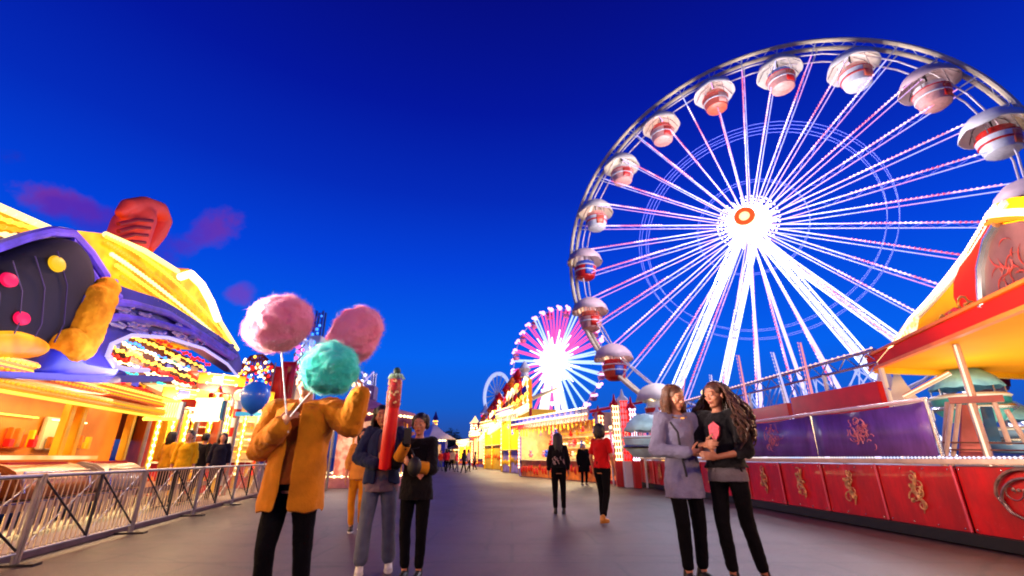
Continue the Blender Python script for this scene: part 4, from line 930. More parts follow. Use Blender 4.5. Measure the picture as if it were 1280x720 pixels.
def stall(lab, p0, p1, h, depth, body, trim, roofm, base, nprize, seed, warm=(1, .78, .4), power=120, skirt=.9, side=True, peak=.5, grp='game stalls along the midway', lrows=3, prize_where=''):
    p0 = V(p0); p1 = V(p1); x = (p1 - p0); wd = x.length; x = x / wd; y = V((-x.y, x.x, 0)); y = y if y.y > 0 else -y
    T = thing('game_stall', lab, 'stall', (p0 + p1) / 2, 0, grp)
    q = lambda a, b_, z: p0 + x * a + y * b_ + V((0, 0, z)); AX = (x, y, V((0, 0, 1)))
    m = MB(); m.box(q(wd / 2, depth, h / 2), (wd, .1, h), AX); m.build('back_wall', body, T)
    for a in (0, wd):
        m = MB(); m.box(q(a, depth / 2, h / 2), (.08, depth - .12, h), AX); m.build('side_wall', body, T)
    for a in (0, wd * .5, wd):
        m = MB(); m.box(q(a, -.03, h / 2), (.14, .14, h), AX); m.build('post', trim, T, bevel=.01)
    m = MB(); m.box(q(wd / 2, .1, skirt / 2), (wd - .16, .2, skirt), AX); c = m.build('counter', base, T, bevel=.02)
    rnd = random.Random(seed); m = MB(); m.beam(q(.1, -.005, skirt * .5), q(wd - .1, -.005, skirt * .5), .02)
    for i in range(int(wd / .35)):
        m.ell(q(.2 + i * .35, -.01, skirt * .5 + rnd.uniform(-.15, .15)), (.10, .03, .2), nu=8, nv=5)
    m.build('counter_pattern', rnd.choice([yelpaint, redpaint, orapaint]), c)
    m = MB(); m.box(q(wd / 2, .05, skirt + .03), (wd, .42, .05), AX); m.build('counter_top', creampaint, T)
    m = MB(); m.prism([q(-.25, -.5, h - .1), q(-.25, depth + .1, h + peak), q(-.25, depth + .1, h + peak + .1), q(-.25, -.5, h + .02)], x * (wd + .5)); m.build('roof', roofm, T)
    m = MB(); m.box(q(wd / 2, -.54, h + .02), (wd + .5, .08, .34), AX); s_ = m.build('sign_board', trim, T, bevel=.01)
    m = MB()
    for z in (-.13, .17): bulbs(m, [q(-.2 + (wd + .4) * (i + .5) / int(wd * 4), -.60, h + z) for i in range(int(wd * 4))], .045, 5)
    m.build('sign_bulbs', WW, s_)
    m = MB(); k = int(wd / .3)
    for i in range(k):
        a = -.25 + (wd + .5) * i / k; w_ = (wd + .5) / k
        m.prism([q(a, -.56, h - .15), q(a + w_ * .96, -.56, h - .15), q(a + w_ * .85, -.6, h - .38), q(a + w_ * .48, -.61, h - .46), q(a + w_ * .11, -.6, h - .38)], y * .015)
    m.build('valance', roofm, T)
    for r in range(lrows):
        m = MB(); bulbs(m, [q(.15 + (wd - .3) * i / int(wd * 3), depth - .1, skirt + .4 + r * (h - skirt - .5) / lrows) for i in range(int(wd * 3) + 1)], .05, 5); m.build('bulb_row', [AM, WW, AMS][r % 3], T)
        m = MB(); m.box(q(wd / 2, depth - .3, skirt + .15 + r * (h - skirt - .5) / lrows), (wd - .2, .35, .04), AX); m.build('shelf', creampaint, T)
    for i in range(nprize):
        r = i % max(1, lrows); mtk = rnd.randrange(6)
        bear(q(rnd.uniform(.25, wd - .25), depth - .45 if rnd.random() < .6 else .35, skirt + .32 + r * (h - skirt - .5) / lrows), rnd.uniform(.12, .22), plc[mtk], plname[mtk] + ' plush toy on display ' + prize_where, 'plush prizes ' + prize_where)
    for a in (0, wd * .5, wd):
        m = MB(); bulbs(m, [q(a, -.13, .5 + (h - .9) * t / 11) for t in range(12)], .05); m.build('post_bulbs', [WW, RD, AM][int(a) % 3], T)
    m = MB(); m.beam(q(.1, -.59, h + .02), q(wd - .1, -.59, h + .02), .02)
    for i in range(int(wd / .55)): m.box(q(.3 + i * .55, -.60, h + .02), (.3, .03, .2), AX)
    m.build('sign_pattern', rnd.choice([redpaint, yelpaint, bluepaint, whitepaint]), s_)
    m = MB(); nn = int(wd / .4); m.beam(q(0, -.35, h - .4), q(wd, -.35, h - .4), .05)
    for i in range(nn + 1): m.tube([q(wd * i / max(1, nn), -.35, h - .4), q(wd * i / max(1, nn), -.35, h - .4 - rnd.uniform(.2, .5))], .05, 6)
    m.build('fringe_tassel', rnd.choice([yelpaint, redpaint, mat('fringe_pink', (.9, .5, .6)), whitepaint]), T)
    lamp('stall_lamp', 'AREA', q(wd / 2, .8, h - .15), power, warm, wd * .8, to=q(wd / 2, .3, 0), sy=.5)
    lamp('stall_lamp', 'AREA', q(wd / 2, -1.3, h - .1), power * .8, warm, wd * .8, to=q(wd / 2, .1, .7), sy=.4)
    return T
lavp = mat('lavender_paint', (.58, .48, .72), .4)
stall('corner prize stall with red roof edge and orange painted counter', G(651, 595), G(750, 603), 3.15, 2.6, mat('stall_cream', (.88, .76, .55), .5, 0, .3, 3), lavp, redpaint, mat('counter_orange', (.93, .45, .08), .4, 0, .5, 3), 46, 3, power=420, prize_where='in the corner stall')
S0 = G(648, 592); S1 = G(601, 587)
def yst(px0, px1, y0, y1, h, seed, lab, **k):
    stall(lab, G(px0, y0), G(px1, y1), h, 3, k.pop('body', yelpaint), k.pop('trim', yelpaint), k.pop('roofm', mat('canopy_lit', (.97, .86, .45), .5)), k.pop('base', lavp), k.pop('n', 6), seed, **k)
yst(628, 650, 589.5, 591.5, 4.6, 4, 'tall yellow stall with lavender painted counter left of the corner stall', power=500, peak=1.6, lrows=5, prize_where='in the tall yellow stall', skirt=1.6, base=mat('counter_lilac', (.62, .52, .74), .5, 0, .5, 2))
yst(606, 627, 585.8, 587.2, 4.4, 5, 'yellow shuttered stall second beyond the corner', power=600, peak=1.4, n=3, prize_where='in the yellow shuttered stall', base=yelpaint, skirt=2.2)
yst(591, 605, 583.2, 584.2, 4.0, 6, 'small far stall with white valance and red trim', power=500, peak=1.2, n=2, trim=redpaint, body=creampaint, prize_where='in the small far stall')
yst(574, 590, 581.2, 582, 3.4, 7, 'farthest stall glowing at the end of the row', power=500, peak=1.0, n=0, trim=orapaint, prize_where='in the farthest stall')
# lit slanting awnings rising towards the camera above the yellow stalls
def awning(lab, a, b_, z0, z1, w_, mt):
    a = V(a); b_ = V(b_); T = thing('awning', lab, 'awning', (a + b_) / 2 + V((0, 0, z0)), 0, 'lit awnings over the stalls')
    d = (b_ - a).normalized(); o = V((d.y, -d.x, 0)); o = o if o.x > 0 else -o
    m = MB(); m.prism([a + V((0, 0, z0)), b_ + V((0, 0, z0)), b_ + o * w_ + V((0, 0, z1)), a + o * w_ + V((0, 0, z1))], (0, 0, .08)); m.build('panel', mt, T)
    m = MB(); n = 40
    for r in range(4): bulbs(m, [lerp(a, b_, (i + .5) / n) + o * (w_ * r / 4 - .05) + V((0, 0, lerp(z0, z1, r / 4) - .04)) for i in range(n)], .10, 5)
    m.build('bulb_rows', WW, T)
    m = MB(); 
    for i in range(6):
        p = lerp(a, b_, i / 5); m.tube([p + V((0, 0, z0)), p + o * w_ * .9 + V((0, 0, z0 + .2))], .05, 5)
    m.build('bracket', redpaint, T)
def roof_board(lab, q0, q1, zb0, zt0, zb1, zt1, rows, seed):
    q0 = V(q0); q1 = V(q1); d = (q1 - q0).normalized(); o = V((-d.y, d.x, 0)); o = o if o.x < 0 else -o
    T = thing('roof_board', lab, 'roof board', (q0 + q1) / 2 + V((0, 0, zb0)), 0, 'lit roof boards over the stalls')
    up = V((0, 0, 1)); rnd = random.Random(seed); ns = max(4, int((q1 - q0).length / 1.5))
    pm = [glow('board_yellow', (1., .74, .10), .8, col2=(1., .50, .04), scale=1.3), glow('board_cream', (1., .90, .62), .8, col2=(1., .66, .2), scale=1.5), glow('board_orange', (1., .42, .05), .7, col2=(1., .7, .1), scale=1.5), redpaint, mat('board_lilac', (.7, .6, .85), .5), yelpaint]
    for i in range(ns):
        t0 = i / ns; t1 = (i + .88) / ns; a = lerp(q0, q1, t0); b_ = lerp(q0, q1, t1); j = rnd.uniform(-.25, .35); m = MB()
        tp = [a + up * (lerp(zt0, zt1, t0) + j - .3), lerp(a, b_, .5) + up * (lerp(zt0, zt1, (t0 + t1) / 2) + j), b_ + up * (lerp(zt0, zt1, t1) + j - .3)]
        m.prism([a + up * lerp(zb0, zb1, t0), b_ + up * lerp(zb0, zb1, t1)] + tp[::-1], -o * .25); pnl = m.build('panel', pm[rnd.choice((0, 0, 1, 1, 2, 3, 4, 5))], T)
        m = MB(); rim = [p_ + o * .1 for p_ in (a + up * lerp(zb0, zb1, t0), tp[0], tp[1], tp[2], b_ + up * lerp(zb0, zb1, t1))]; bulbs(m, [lerp(rim[q], rim[q + 1], w_ / 4) for q in range(4) for w_ in range(4)], .09, 5); m.build('bulb_border', [WW, RD, AM, WW][i % 4], pnl)
        m = MB(); c_ = lerp(a, b_, .5) + up * (lerp(lerp(zb0, zt0, .5), lerp(zb1, zt1, .5), t0)) + o * .08; m.ell(c_, (.28, .28, .4), nu=10, nv=6); m.build('boss', rnd.choice([redpaint, whitepaint, bluepaint, gold]), pnl)
    for r in range(rows - 1):
        t = (r + .2) / rows; m = MB(); L_ = (q1 - q0).length; n = int(L_ / .45)
        bulbs(m, [lerp(q0 + up * lerp(zb0, zt0, t), q1 + up * lerp(zb1, zt1, t), i / n) + o * .12 for i in range(n + 1)], .13, 5); m.build('bulb_row', [WW, AM, glow('row_cream2', (1., .92, .7), 3)][r % 3], T)
    m = MB(); m.beam(q0 + up * (zb0 - .15) + o * .1, q1 + up * (zb1 - .15) + o * .1, .3, .22); m.build('top_beam', glow('beam_cream', (1., .93, .72), 1.6), T)
    rnd = random.Random(seed); n = int((q1 - q0).length / 2.2)
    for i in range(n):
        t = (i + .5) / n; p_ = lerp(q0, q1, t) + up * lerp(zt0, zt1, t); m = MB(); m.lathe([(.35, 0), (.25, .3), (.45, .6), (.05, 1.2)], p_, 10); m.build('finial', rnd.choice([redpaint, whitepaint, orapaint, mat('fringe_pink', (.9, .5, .6))]), T)
    m = MB(); m.tube([q0 + up * (zb0 - .1) - o * .1, q0 - o * .1], .12, 6); m.build('post', redpaint, T)
    return T
RB0 = V((at(662, 572, 33).x, 33, 0)); RB1 = V((at(630, 572, 42).x, 42, 0)); RB2 = V((at(598, 572, 62).x, 62, 0))
roof_board('tall glowing yellow board with bulb rows above the tall yellow stall', RB0, RB1, 4.4, 6.8, 4.2, 6.0, 3, 1)
roof_board('long lower glowing board running down to the far stalls', RB1 + V((-.3, .4, 0)), RB2, 3.9, 5.7, 3.2, 4.4, 3, 2)
# small white ring ride and spires far behind the stalls
def small_ring(px, py, Y, r, lab, col):
    C = at(px, py, Y); T = thing('ring_ride', lab, 'ring ride', (C.x, C.y, 0), 0, 'ring rides')
    u = V((math.cos(-.9), math.sin(-.9), 0)); k = V((0, 0, 1))
    for off in (-.5, .5):
        m = MB(); m.tube([C + (u * math.cos(t) + k * math.sin(t)) * r + V((0, off, 0)) for t in [2 * PI * i / 40 for i in range(40)]], .22, 6, True); m.build('ring', col, T)
    m = MB()
    for i in range(8):
        t = PI * i / 8; m.tube([C + (u * math.cos(t) + k * math.sin(t)) * r, C - (u * math.cos(t) + k * math.sin(t)) * r], .07, 5)
    m.build('spoke', whitepaint, T)
    m = MB()
    for g_ in (-1, 1): m.tube([C, V((C.x + g_ * r * .6, C.y, 0))], .25, 6)
    m.build('support_leg', redpaint, T)
small_ring(621, 494, 70, 3.2, 'small white ring ride standing above the far yellow stalls', glow('ring_white', (.78, .82, 1.), .9))
def spire(px, py, Y, w_, lab, mt, mt2):
    t = at(px, py, Y); T = thing('ride_tower', lab, 'tower', (t.x, t.y, 0), 0, 'towers beyond the stalls')
    m = MB(); m.tube([V((t.x, t.y, 0)), V((t.x, t.y, t.z * .86))], [w_, w_ * .8], 10); m.build('shaft', mt, T)
    m = MB(); m.lathe([(w_ * 1.6, t.z * .84), (w_ * .7, t.z * .92), (.05, t.z)], (t.x, t.y, 0), 12); m.build('cap', mt2, T)
    m = MB()
    for i in range(10):
        z = t.z * (.3 + .055 * i)
        for a in range(5): m.ell((t.x + math.cos(a * 1.25 + i) * w_, t.y - abs(math.sin(a * 1.25 + i)) * w_, z), .16, nu=6, nv=4)
    m.build('lamp_cluster', [WW, RD, AM][int(px) % 3], T)
spire(607, 505, 66, .5, 'white pointed tower left of the ring ride', glow('tower_pinkwhite', (1., .82, .88), .9), whitepaint)
spire(641, 492, 60, .5, 'red and white tower between the ring ride and the pink wheel', redpaint, whitepaint)
spire(594, 520, 80, .6, 'short red tower at the far end of the row', redpaint, glow('cap_warm', (1., .85, .6), 1.5))
spire(545, 514, 110, .45, 'thin purple tower on the horizon', mat('tower_purple', (.35, .12, .45), .5), mat('tower_purple', (.35, .12, .45), .5))
spire(655, 505, 55, .6, 'red ride tower just left of the pink wheel', redpaint, glow('cap_pink', (1., .7, .8), 1.5))
# far fairground buildings at the left horizon
def kiosk(px, py, Y, w_, h_, mt, mt2, lab):
    b_ = at(px, py, Y); T = thing('kiosk', lab, 'kiosk', (b_.x, b_.y, 0), 0, 'far kiosks')
    m = MB(); m.box((b_.x, b_.y, h_ / 2), (w_, 2, h_)); m.build('wall', mt, T)
    m = MB(); m.lathe([(w_ * .85, h_), (w_ * .4, h_ * 1.25), (.03, h_ * 1.6)], (b_.x, b_.y, 0), 4); m.build('roof', mt2, T, solid=.05, angle=20)
    m = MB(); bulbs(m, [(b_.x - w_ / 2 + w_ * i / 10, b_.y - 1.1, h_ * .95) for i in range(11)], .12, 5); m.build('bulb_row', WW, T)
    m = MB(); m.box((b_.x, b_.y - 1.02, h_ * .6), (w_ * .7, .04, h_ * .4)); m.build('window', glow('kiosk_window', (1., .75, .5), .8), T)
kiosk(540, 570, 60, 3.4, 3.2, bluepaint, whitepaint, 'small blue kiosk with white roof beyond the black dressed person')
kiosk(530, 570, 75, 3, 4, redpaint, whitepaint, 'red kiosk on the horizon behind the black dressed person')
kiosk(576, 570, 95, 3.6, 2.6, yelpaint, orapaint, 'tiny yellow lit kiosk at the end of the midway')
# dark trees at the horizon
leafm = mat('leaf_dark', (.16, .22, .12), .8, 0, .4, 5)
barkm = mat('bark', (.20, .15, .12), .9)
def tree(px, Y, h_, r, seed, lab):
    b_ = at(px, 572, Y); rnd = random.Random(seed); T = thing('tree', lab, 'tree', (b_.x, b_.y, 0), 0, 'dark trees on the horizon')
    B = V((b_.x, b_.y, 0)); m = MB(); m.tube([B, B + V((.1, 0, h_ * .35)), B + V((0, 0, h_ * .7))], [.28, .2, .08], 7)
    for i in range(7):
        a = rnd.uniform(0, 6.3); z = h_ * rnd.uniform(.3, .6); m.tube([B + V((0, 0, z)), B + V((math.cos(a) * r * .7, math.sin(a) * r * .7, z + h_ * .25))], [.1, .03], 5)
    m.build('trunk', barkm, T)
    m = MB(); cl = [(B + V((rnd.uniform(-r, r) * .7, rnd.uniform(-r, r) * .7, h_ * rnd.uniform(.45, .9))), r * rnd.uniform(.3, .5)) for _ in range(12)]
    vs = []; fs = []
    for c, cr_ in cl:
        for _ in range(110):
            d = V((rnd.gauss(0, 1), rnd.gauss(0, 1), rnd.gauss(0, 1))).normalized() * cr_ * rnd.uniform(.5, 1.05); p = c + d
            a = V((rnd.gauss(0, 1), rnd.gauss(0, 1), rnd.gauss(0, 1))).normalized() * .17; b2 = a.orthogonal().normalized() * .12
            i = len(vs); vs += [p - a, p - b2, p + a, p + b2]; fs.append((i, i + 1, i + 2, i + 3))
    m.add(vs, fs); m.build('crown', leafm, T, smooth=False)
for i, (px, Y, h_, r) in enumerate(((562, 100, 6.2, 3.2), (552, 105, 5.2, 2.6), (571, 110, 4.4, 2.4), (515, 120, 5, 3))):
    tree(px, Y, h_, r, i, ['tallest dark tree at the end of the midway', 'middle sized dark tree left of the tallest one', 'lowest dark tree right of the tallest one', 'dark tree hidden mostly behind the black dressed person'][i])

# wheel side structures between the corner stall and the wheel: dark lit booth, red counter with scalloped top, aqua car
tub_car(808, 550, 17.5, .68, 'large pale aqua round ride car at the foot of the big wheel', (mat('aqua_white', (.72, .84, .84), .45, 0, .2, 3, .3, 6), mat('aqua_canvas_pale', (.70, .82, .82), .5, 0, .25, 3, .4, 5)))
lamp('car_lamp', 'POINT', at(815, 500, 15.5), 60, (.85, 1, 1), .3)
c0 = G(757, 603); c1 = G(800, 607)
T = thing('snack_counter', 'red snack counter with white scalloped top between corner stall and aqua car', 'counter', (c0 + c1) / 2)
x = (c1 - c0).normalized(); y = V((-x.y, x.x, 0)); wd = (c1 - c0).length; AX = (x, y, V((0, 0, 1)))
m = MB(); m.box(c0 + x * wd / 2 + V((0, 0, .6)), (wd, .6, 1.2), AX); m.build('body', redpaint, T, bevel=.02)
m = MB()
for i in range(6):
    a = wd * i / 6; m.prism([c0 + x * a + y * -.33 + V((0, 0, 2.05)), c0 + x * (a + wd / 6.3) + y * -.33 + V((0, 0, 2.05)), c0 + x * (a + wd / 7) + y * -.33 + V((0, 0, 1.6)), c0 + x * (a + wd / 12) + y * -.33 + V((0, 0, 1.5)), c0 + x * (a + wd / 60) + y * -.33 + V((0, 0, 1.6))], y * .03)
m.build('valance', whitepaint, T)
m = MB(); m.box(c0 + x * wd / 2 + V((0, 0, 2.1)), (wd + .2, .9, .1), AX); m.build('roof', redpaint, T)
for a in (.05, wd - .05):
    m = MB(); m.tube([c0 + x * a - y * .25, c0 + x * a - y * .25 + V((0, 0, 2.05))], .04, 8); m.build('post', silver, T)
m = MB(); bulbs(m, [c0 + x * (wd * i / 12) - y * .38 + V((0, 0, 2.16)) for i in range(13)], .035, 5); m.build('bulb_row', WW, T)
m = MB(); m.box(c0 + x * wd * .4 - y * .32 + V((0, 0, .55)), (wd * .35, .04, .8), AX); m.build('lit_panel', glow('panel_peach', (1., .62, .35), .8, col2=(.95, .25, .1), scale=5), T)
lamp('snack_lamp', 'POINT', c0 + x * wd / 2 - y * .9 + V((0, 0, 1.8)), 40, (1, .8, .6), .1)

for i, (px, pt, Y, w_, c1_, c2_) in enumerate(((768, 508, 19.5, .14, redpaint, WW), (778, 502, 19, .16, whitepaint, RD), (789, 512, 18.6, .13, redpaint, W_), (822, 520, 20, .15, whitepaint, AM), (748, 520, 23, .2, redpaint, WW))):
    t = at(px, pt, Y); T = thing('light_pylon', ['bulb studded red pylon beside the snack counter', 'tallest pylon, white with red bulbs, near the snack counter', 'short red pylon with white bulbs by the aqua car', 'white pylon with amber bulbs just behind the woman in grey', 'red pylon with warm bulbs beside the corner stall'][i], 'pylon', (t.x, Y, 0), 0, 'bulb studded pylons at the wheel entrance')
    m = MB(); m.box((t.x, Y, t.z / 2), (w_ * 2, w_ * 2, t.z)); m.build('shaft', c1_, T, bevel=.02)
    m = MB(); m.lathe([(w_ * 1.6, t.z), (w_ * 1.5, t.z + .1), (w_ * .5, t.z + .25), (.02, t.z + .5)], (t.x, Y, 0), 12); m.build('cap', c1_, T)
    m = MB()
    for sx in (-1, 0, 1): bulbs(m, [(t.x + sx * w_ * .7, Y - w_ - .02, 1 + (t.z - 1) * q / 9) for q in range(10)], .05)
    m.build('bulb_chain', c2_, T)
# ornate entrance rail under the wheel
A2 = V((at(765, 572, 20.5).x, 20.5, 0)); B2 = V((at(835, 572, 17.5).x, 17.5, 0)); T = thing('entrance_railing', 'white and pink lit entrance railing at the foot of the wheel', 'railing', A2)
m = MB()
for z in (1.2, 2.2): m.tube([A2 + V((0, 0, z)), B2 + V((0, 0, z))], .05, 6)
m.build('rail', whitepaint, T)
for q in range(9):
    m = MB(); p_ = lerp(A2, B2, q / 8); m.tube([p_, p_ + V((0, 0, 2.35))], .045, 6); m.build('post', whitepaint, T)
m = MB(); m.tube([lerp(A2, B2, q / 24) + V((0, 0, 1.2 if q % 2 else 2.2)) for q in range(25)], .03, 5); m.build('lattice', glow('rail_pink', (1., .55, .70), 1.0), T)
m = MB(); bulbs(m, [lerp(A2, B2, q / 40) + V((0, -.06, 2.3)) for q in range(41)], .05); m.build('bulb_chain', WW, T)
def post_sign(px0, px1, pyt, pyb, Y, mt, lab, name='sign', cat='sign', gl=None):
    a = at(px0, pyt, Y); b_ = at(px1, pyb, Y); T = thing(name, lab, cat, ((a.x + b_.x) / 2, Y, 0))
    c = (a + b_) / 2
    m = MB(); m.box(c, (abs(b_.x - a.x), .15, abs(a.z - b_.z))); bd = m.build('board', mt, T, bevel=.01)
    m = MB()
    for x_ in (a.x, b_.x): m.tube([(x_, Y + .12, 0), (x_, Y + .12, max(a.z, b_.z))], .05, 7)
    m.build('post', steel, T)
    if gl:
        m = MB(); n = 12
        bulbs(m, [(lerp(a.x, b_.x, i / n), Y - .1, z) for i in range(n + 1) for z in (a.z, b_.z)], .05, 5); m.build('bulb_border', gl, T)
    return T
# ================================================================ LEFT BACKGROUND: stands between the ride and the fence, towers behind
S_ = lambda px, py, Y: at(px, py, Y)
def stand(pxa, pxb, Y, h_, roofm, body, lab, seed, warm=(1, .75, .4)):
    a = at(pxa, 572, Y); b_ = at(pxb, 572, Y + .6); a.z = b_.z = 0
    return stall(lab, a, b_, h_, 2, body, yelpaint, roofm, redpaint, 0, seed, warm=warm, power=150, lrows=4, grp='food stands behind the barrier', prize_where='')
stand(186, 222, 14.5, 2.9, creampaint, orapaint, 'food stand with cream roof next to the big amber ride', 21)
stand(232, 272, 15.5, 3.5, redpaint, mat('stand_rust', (.6, .25, .1), .5), 'food stand with red roof behind the person in the yellow vest', 22)
stand(276, 318, 18, 3.3, mat('stripe_red', (.85, .15, .12), .5), creampaint, 'red roofed food stand left of the yellow jacket', 23)
post_sign(190, 222, 502, 524, 13.0, glow('signbox_white', (1., .95, .9), 1.0), 'blank white lit box sign above the left food stand', gl=AM)
post_sign(228, 246, 499, 509, 13.2, redpaint, 'small red board beside the white box sign')
post_sign(250, 275, 500, 525, 13.2, mat('teal_sign', (.25, .65, .68), .4), 'teal striped board on posts right of the white box sign', gl=WW)

for i, (px, Y) in enumerate(((285, 15.0),)):
    p = at(px, 572, Y); p.z = 0; h_ = 2.8
    T = thing('striped_column', ['red and white striped column right of the teal board', 'middle red and white striped column', 'farthest striped column beside the blue balloon'][i], 'column', p, 0, 'striped columns')
    for j in range(10):
        m = MB(); m.lathe([(.0, h_ * j / 10), (.11, h_ * j / 10), (.11, h_ * (j + 1) / 10), (0, h_ * (j + 1) / 10)], p, 12); m.build('band', [redpaint, whitepaint][j % 2], T)
    m = MB(); m.ell(p + V((0, 0, h_ + .15)), .2); m.build('globe_lamp', glow('globe_warm', (1., .85, .6), 1.5), T)
# coaster-like lattice arch with bulbs
def lattice_arch():
    Y = 26; T = thing('lattice_arch', 'dark red lattice arch dotted with warm bulbs behind the left pink cotton candy', 'ride arch', at(330, 572, Y) * 1)
    pts = [at(x, y, Y) for x, y in ((296, 478), (304, 456), (314, 446), (328, 444), (340, 456), (352, 474), (366, 492))]
    m = MB(); 
    for dz in (0, -.9): m.tube([p + V((0, 0, dz)) for p in pts], .09, 6)
    for i in range(len(pts) - 1):
        for q in range(4):
            a = lerp(pts[i], pts[i + 1], q / 4); b_ = lerp(pts[i], pts[i + 1], (q + 1) / 4)
            m.tube([a, b_ - V((0, 0, .9))], .04, 5); m.tube([a - V((0, 0, .9)), b_], .04, 5)
    m.build('track_lattice', mat('lattice_maroon', (.45, .08, .12), .5), T)
    for px in (298, 314, 332, 350, 366):
        t = at(px, 480, Y); m = MB(); m.tube([(t.x, Y, 0), (t.x, Y, t.z + .4)], .10, 6); m.build('support_post', redpaint, T)
    rnd = random.Random(3)
    for nm, mt in (('warm_bulbs', WW), ('amber_bulbs', AM), ('red_bulbs', RD), ('blue_bulbs', BL)):
        m = MB()
        for i in range(45):
            k = rnd.uniform(0, len(pts) - 1.001); j = int(k); p = lerp(pts[j], pts[j + 1], k - j)
            m.ell(p + V((0, -.15, rnd.uniform(-2.8, .1))), rnd.uniform(.05, .11), nu=6, nv=4)
        m.build(nm, mt, T)['kind'] = 'stuff'
lattice_arch()
def mast(px, pt, Y, w_, lab, mts, nband, lampm):
    t = at(px, pt, Y); T = thing('ride_mast', lab, 'ride mast', (t.x, Y, 0), 0, 'ride masts behind the cotton candy')
    for sx in (-1, 1):
        for sy in (-1, 1):
            m = MB(); m.tube([(t.x + sx * w_, Y + sy * w_, 0), (t.x + sx * w_ * .7, Y + sy * w_ * .7, t.z)], .07, 6); m.build('mast_leg', mts[0], T)
    m = MB(); n = int(t.z / (w_ * 2.2))
    for i in range(n):
        z0 = t.z * i / n; z1 = t.z * (i + 1) / n
        for sx in (-1, 1): m.tube([(t.x + sx * w_, Y - w_, z0), (t.x - sx * w_, Y - w_, z1)], .035, 5)
    m.build('bracing', mts[1], T)
    m = MB(); rnd = random.Random(px)
    for i in range(nband): m.ell((t.x + rnd.uniform(-w_, w_), Y - w_ - .1, t.z * rnd.uniform(.3, 1)), rnd.uniform(.07, .13), nu=6, nv=4)
    m.build('lamp_cluster', lampm, T)
    m = MB(); m.box((t.x, Y, t.z * .8), (w_ * 2.6, w_ * 2.6, .7)); m.build('carriage', mts[2], T, bevel=.05)
    return T
wb = glow('mast_bluewhite', (.66, .74, 1.), .9)
mast(402, 390, 34, .35, 'tall thin blue lit mast between the two pink cotton candies', (mat('navy_steel', (.10, .14, .45), .4), bluepaint, whitepaint), 20, BL)
mast(386, 424, 30, .3, 'white lit mast just under the left pink cotton candy', (wb, whitepaint, bluepaint), 22, W_)
mast(378, 432, 27, .28, 'shorter white and maroon mast left of the white lit one', (wb, mat('lattice_maroon', (.45, .08, .12)), redpaint), 20, PK)
mast(394, 436, 29, .25, 'mast with red carriage touching the teal cotton candy', (glow('mast_lilac', (.8, .7, 1.), .8), bluepaint, redpaint), 16, W_)
mast(462, 466, 22, .30, 'silver tower of light strips behind the raised hand', (silver, glow('strip_lilac2', (.78, .72, 1.), .8), mat('mast_purple', (.4, .3, .55))), 30, W_)
mast(448, 478, 24, .25, 'pale lit tower directly behind the raised sleeve', (wb, silver, whitepaint), 24, WW)
for i, (px0, px1, yt, yb, Y, mt) in enumerate(((345, 352, 458, 506, 19, redpaint), (354, 362, 452, 508, 19.5, redgloss), (364, 369, 470, 508, 20, creampaint), (371, 377, 480, 512, 18.5, whitepaint))):
    a = at(px0, yt, Y); b_ = at(px1, yb, Y); T = thing('banner', ['left one of two tall red banners behind the yellow jacket shoulder', 'taller shiny red banner right of its twin', 'narrow cream banner right of the red ones', 'short white banner next to the hidden head'][i], 'banner', ((a.x + b_.x) / 2, Y, 0), 0, 'tall banners behind the yellow jacket')
    m = MB(); n = 8
    vs = []
    for j in range(n + 1):
        z = lerp(b_.z, a.z, j / n)
        for x_, w2 in ((a.x, 0), ((a.x + b_.x) / 2, .06 * math.sin(j)), (b_.x, 0)): vs.append((x_, Y + w2, z))
    m.add(vs, [(j * 3 + k, j * 3 + k + 1, j * 3 + 4 + k, j * 3 + 3 + k) for j in range(n) for k in range(2)]); m.build('cloth', mt, T, solid=.02)
    m = MB(); m.tube([(a.x - .04, Y, 0), (a.x - .04, Y, a.z + .15)], .03, 6); m.build('pole', steel, T)
# lit swing ride pavilion filling the gap between the yellow jacket and the denim jacket
def pavilion():
    Y = 21; c = at(440, 572, Y); c.z = 0; T = thing('carousel', 'small rose roofed lit carousel behind the raised yellow sleeve', 'carousel', c)
    m = MB(); m.lathe([(0, 0), (2.6, 0), (2.6, .35), (0, .35)], c, 28); m.build('platform', mat('caro_rose', (.8, .5, .5)), T)
    m = MB(); m.lathe([(.7, .3), (.7, 2.9)], c, 16); m.build('centre_drum', glow('drum_warm', (1., .75, .6), .7, col2=(.8, .3, .25), scale=3), T)
    m = MB(); m.lathe([(2.6, 2.5), (2.55, 2.9), (1.3, 3.2), (.1, 3.7)], c, 28, mod=lambda i, a: (1, -.1 * abs(math.sin(7 * a)) if i == 0 else 0)); m.build('roof', mat('caro_rose_roof', (.62, .30, .42), .5, 0, .4, 4), T, solid=.05)
    for i in range(10):
        a = 2 * PI * i / 10; p = c + V((2.3 * math.cos(a), 2.3 * math.sin(a), 0)); m = MB(); m.tube([p + V((0, 0, .3)), p + V((0, 0, 2.7))], .04, 6); m.build('pole', gold, T)
    m = MB(); bulbs(m, [c + V((2.65 * math.cos(t), 2.65 * math.sin(t), 2.7)) for t in [2 * PI * i / 70 for i in range(70)]], .055, 5); bulbs(m, [c + V((2.62 * math.cos(t), 2.62 * math.sin(t), .4)) for t in [2 * PI * i / 60 for i in range(60)]], .05, 5); m.build('bulb_ring', WW, T)
    lamp('carousel_lamp', 'POINT', c + V((0, -1.6, 2.4)), 130, (1, .85, .75), .2)
pavilion()
post_sign(402, 418, 508, 520, 17, glow('signbox_lilac', (.85, .85, 1.), .9), 'small pale lit box sign beside the hidden head', gl=W_)
post_sign(296, 330, 515, 520, 14.5, glow('sign_teal', (.3, .75, .9), .8), 'thin teal lit sign under the blue balloon')

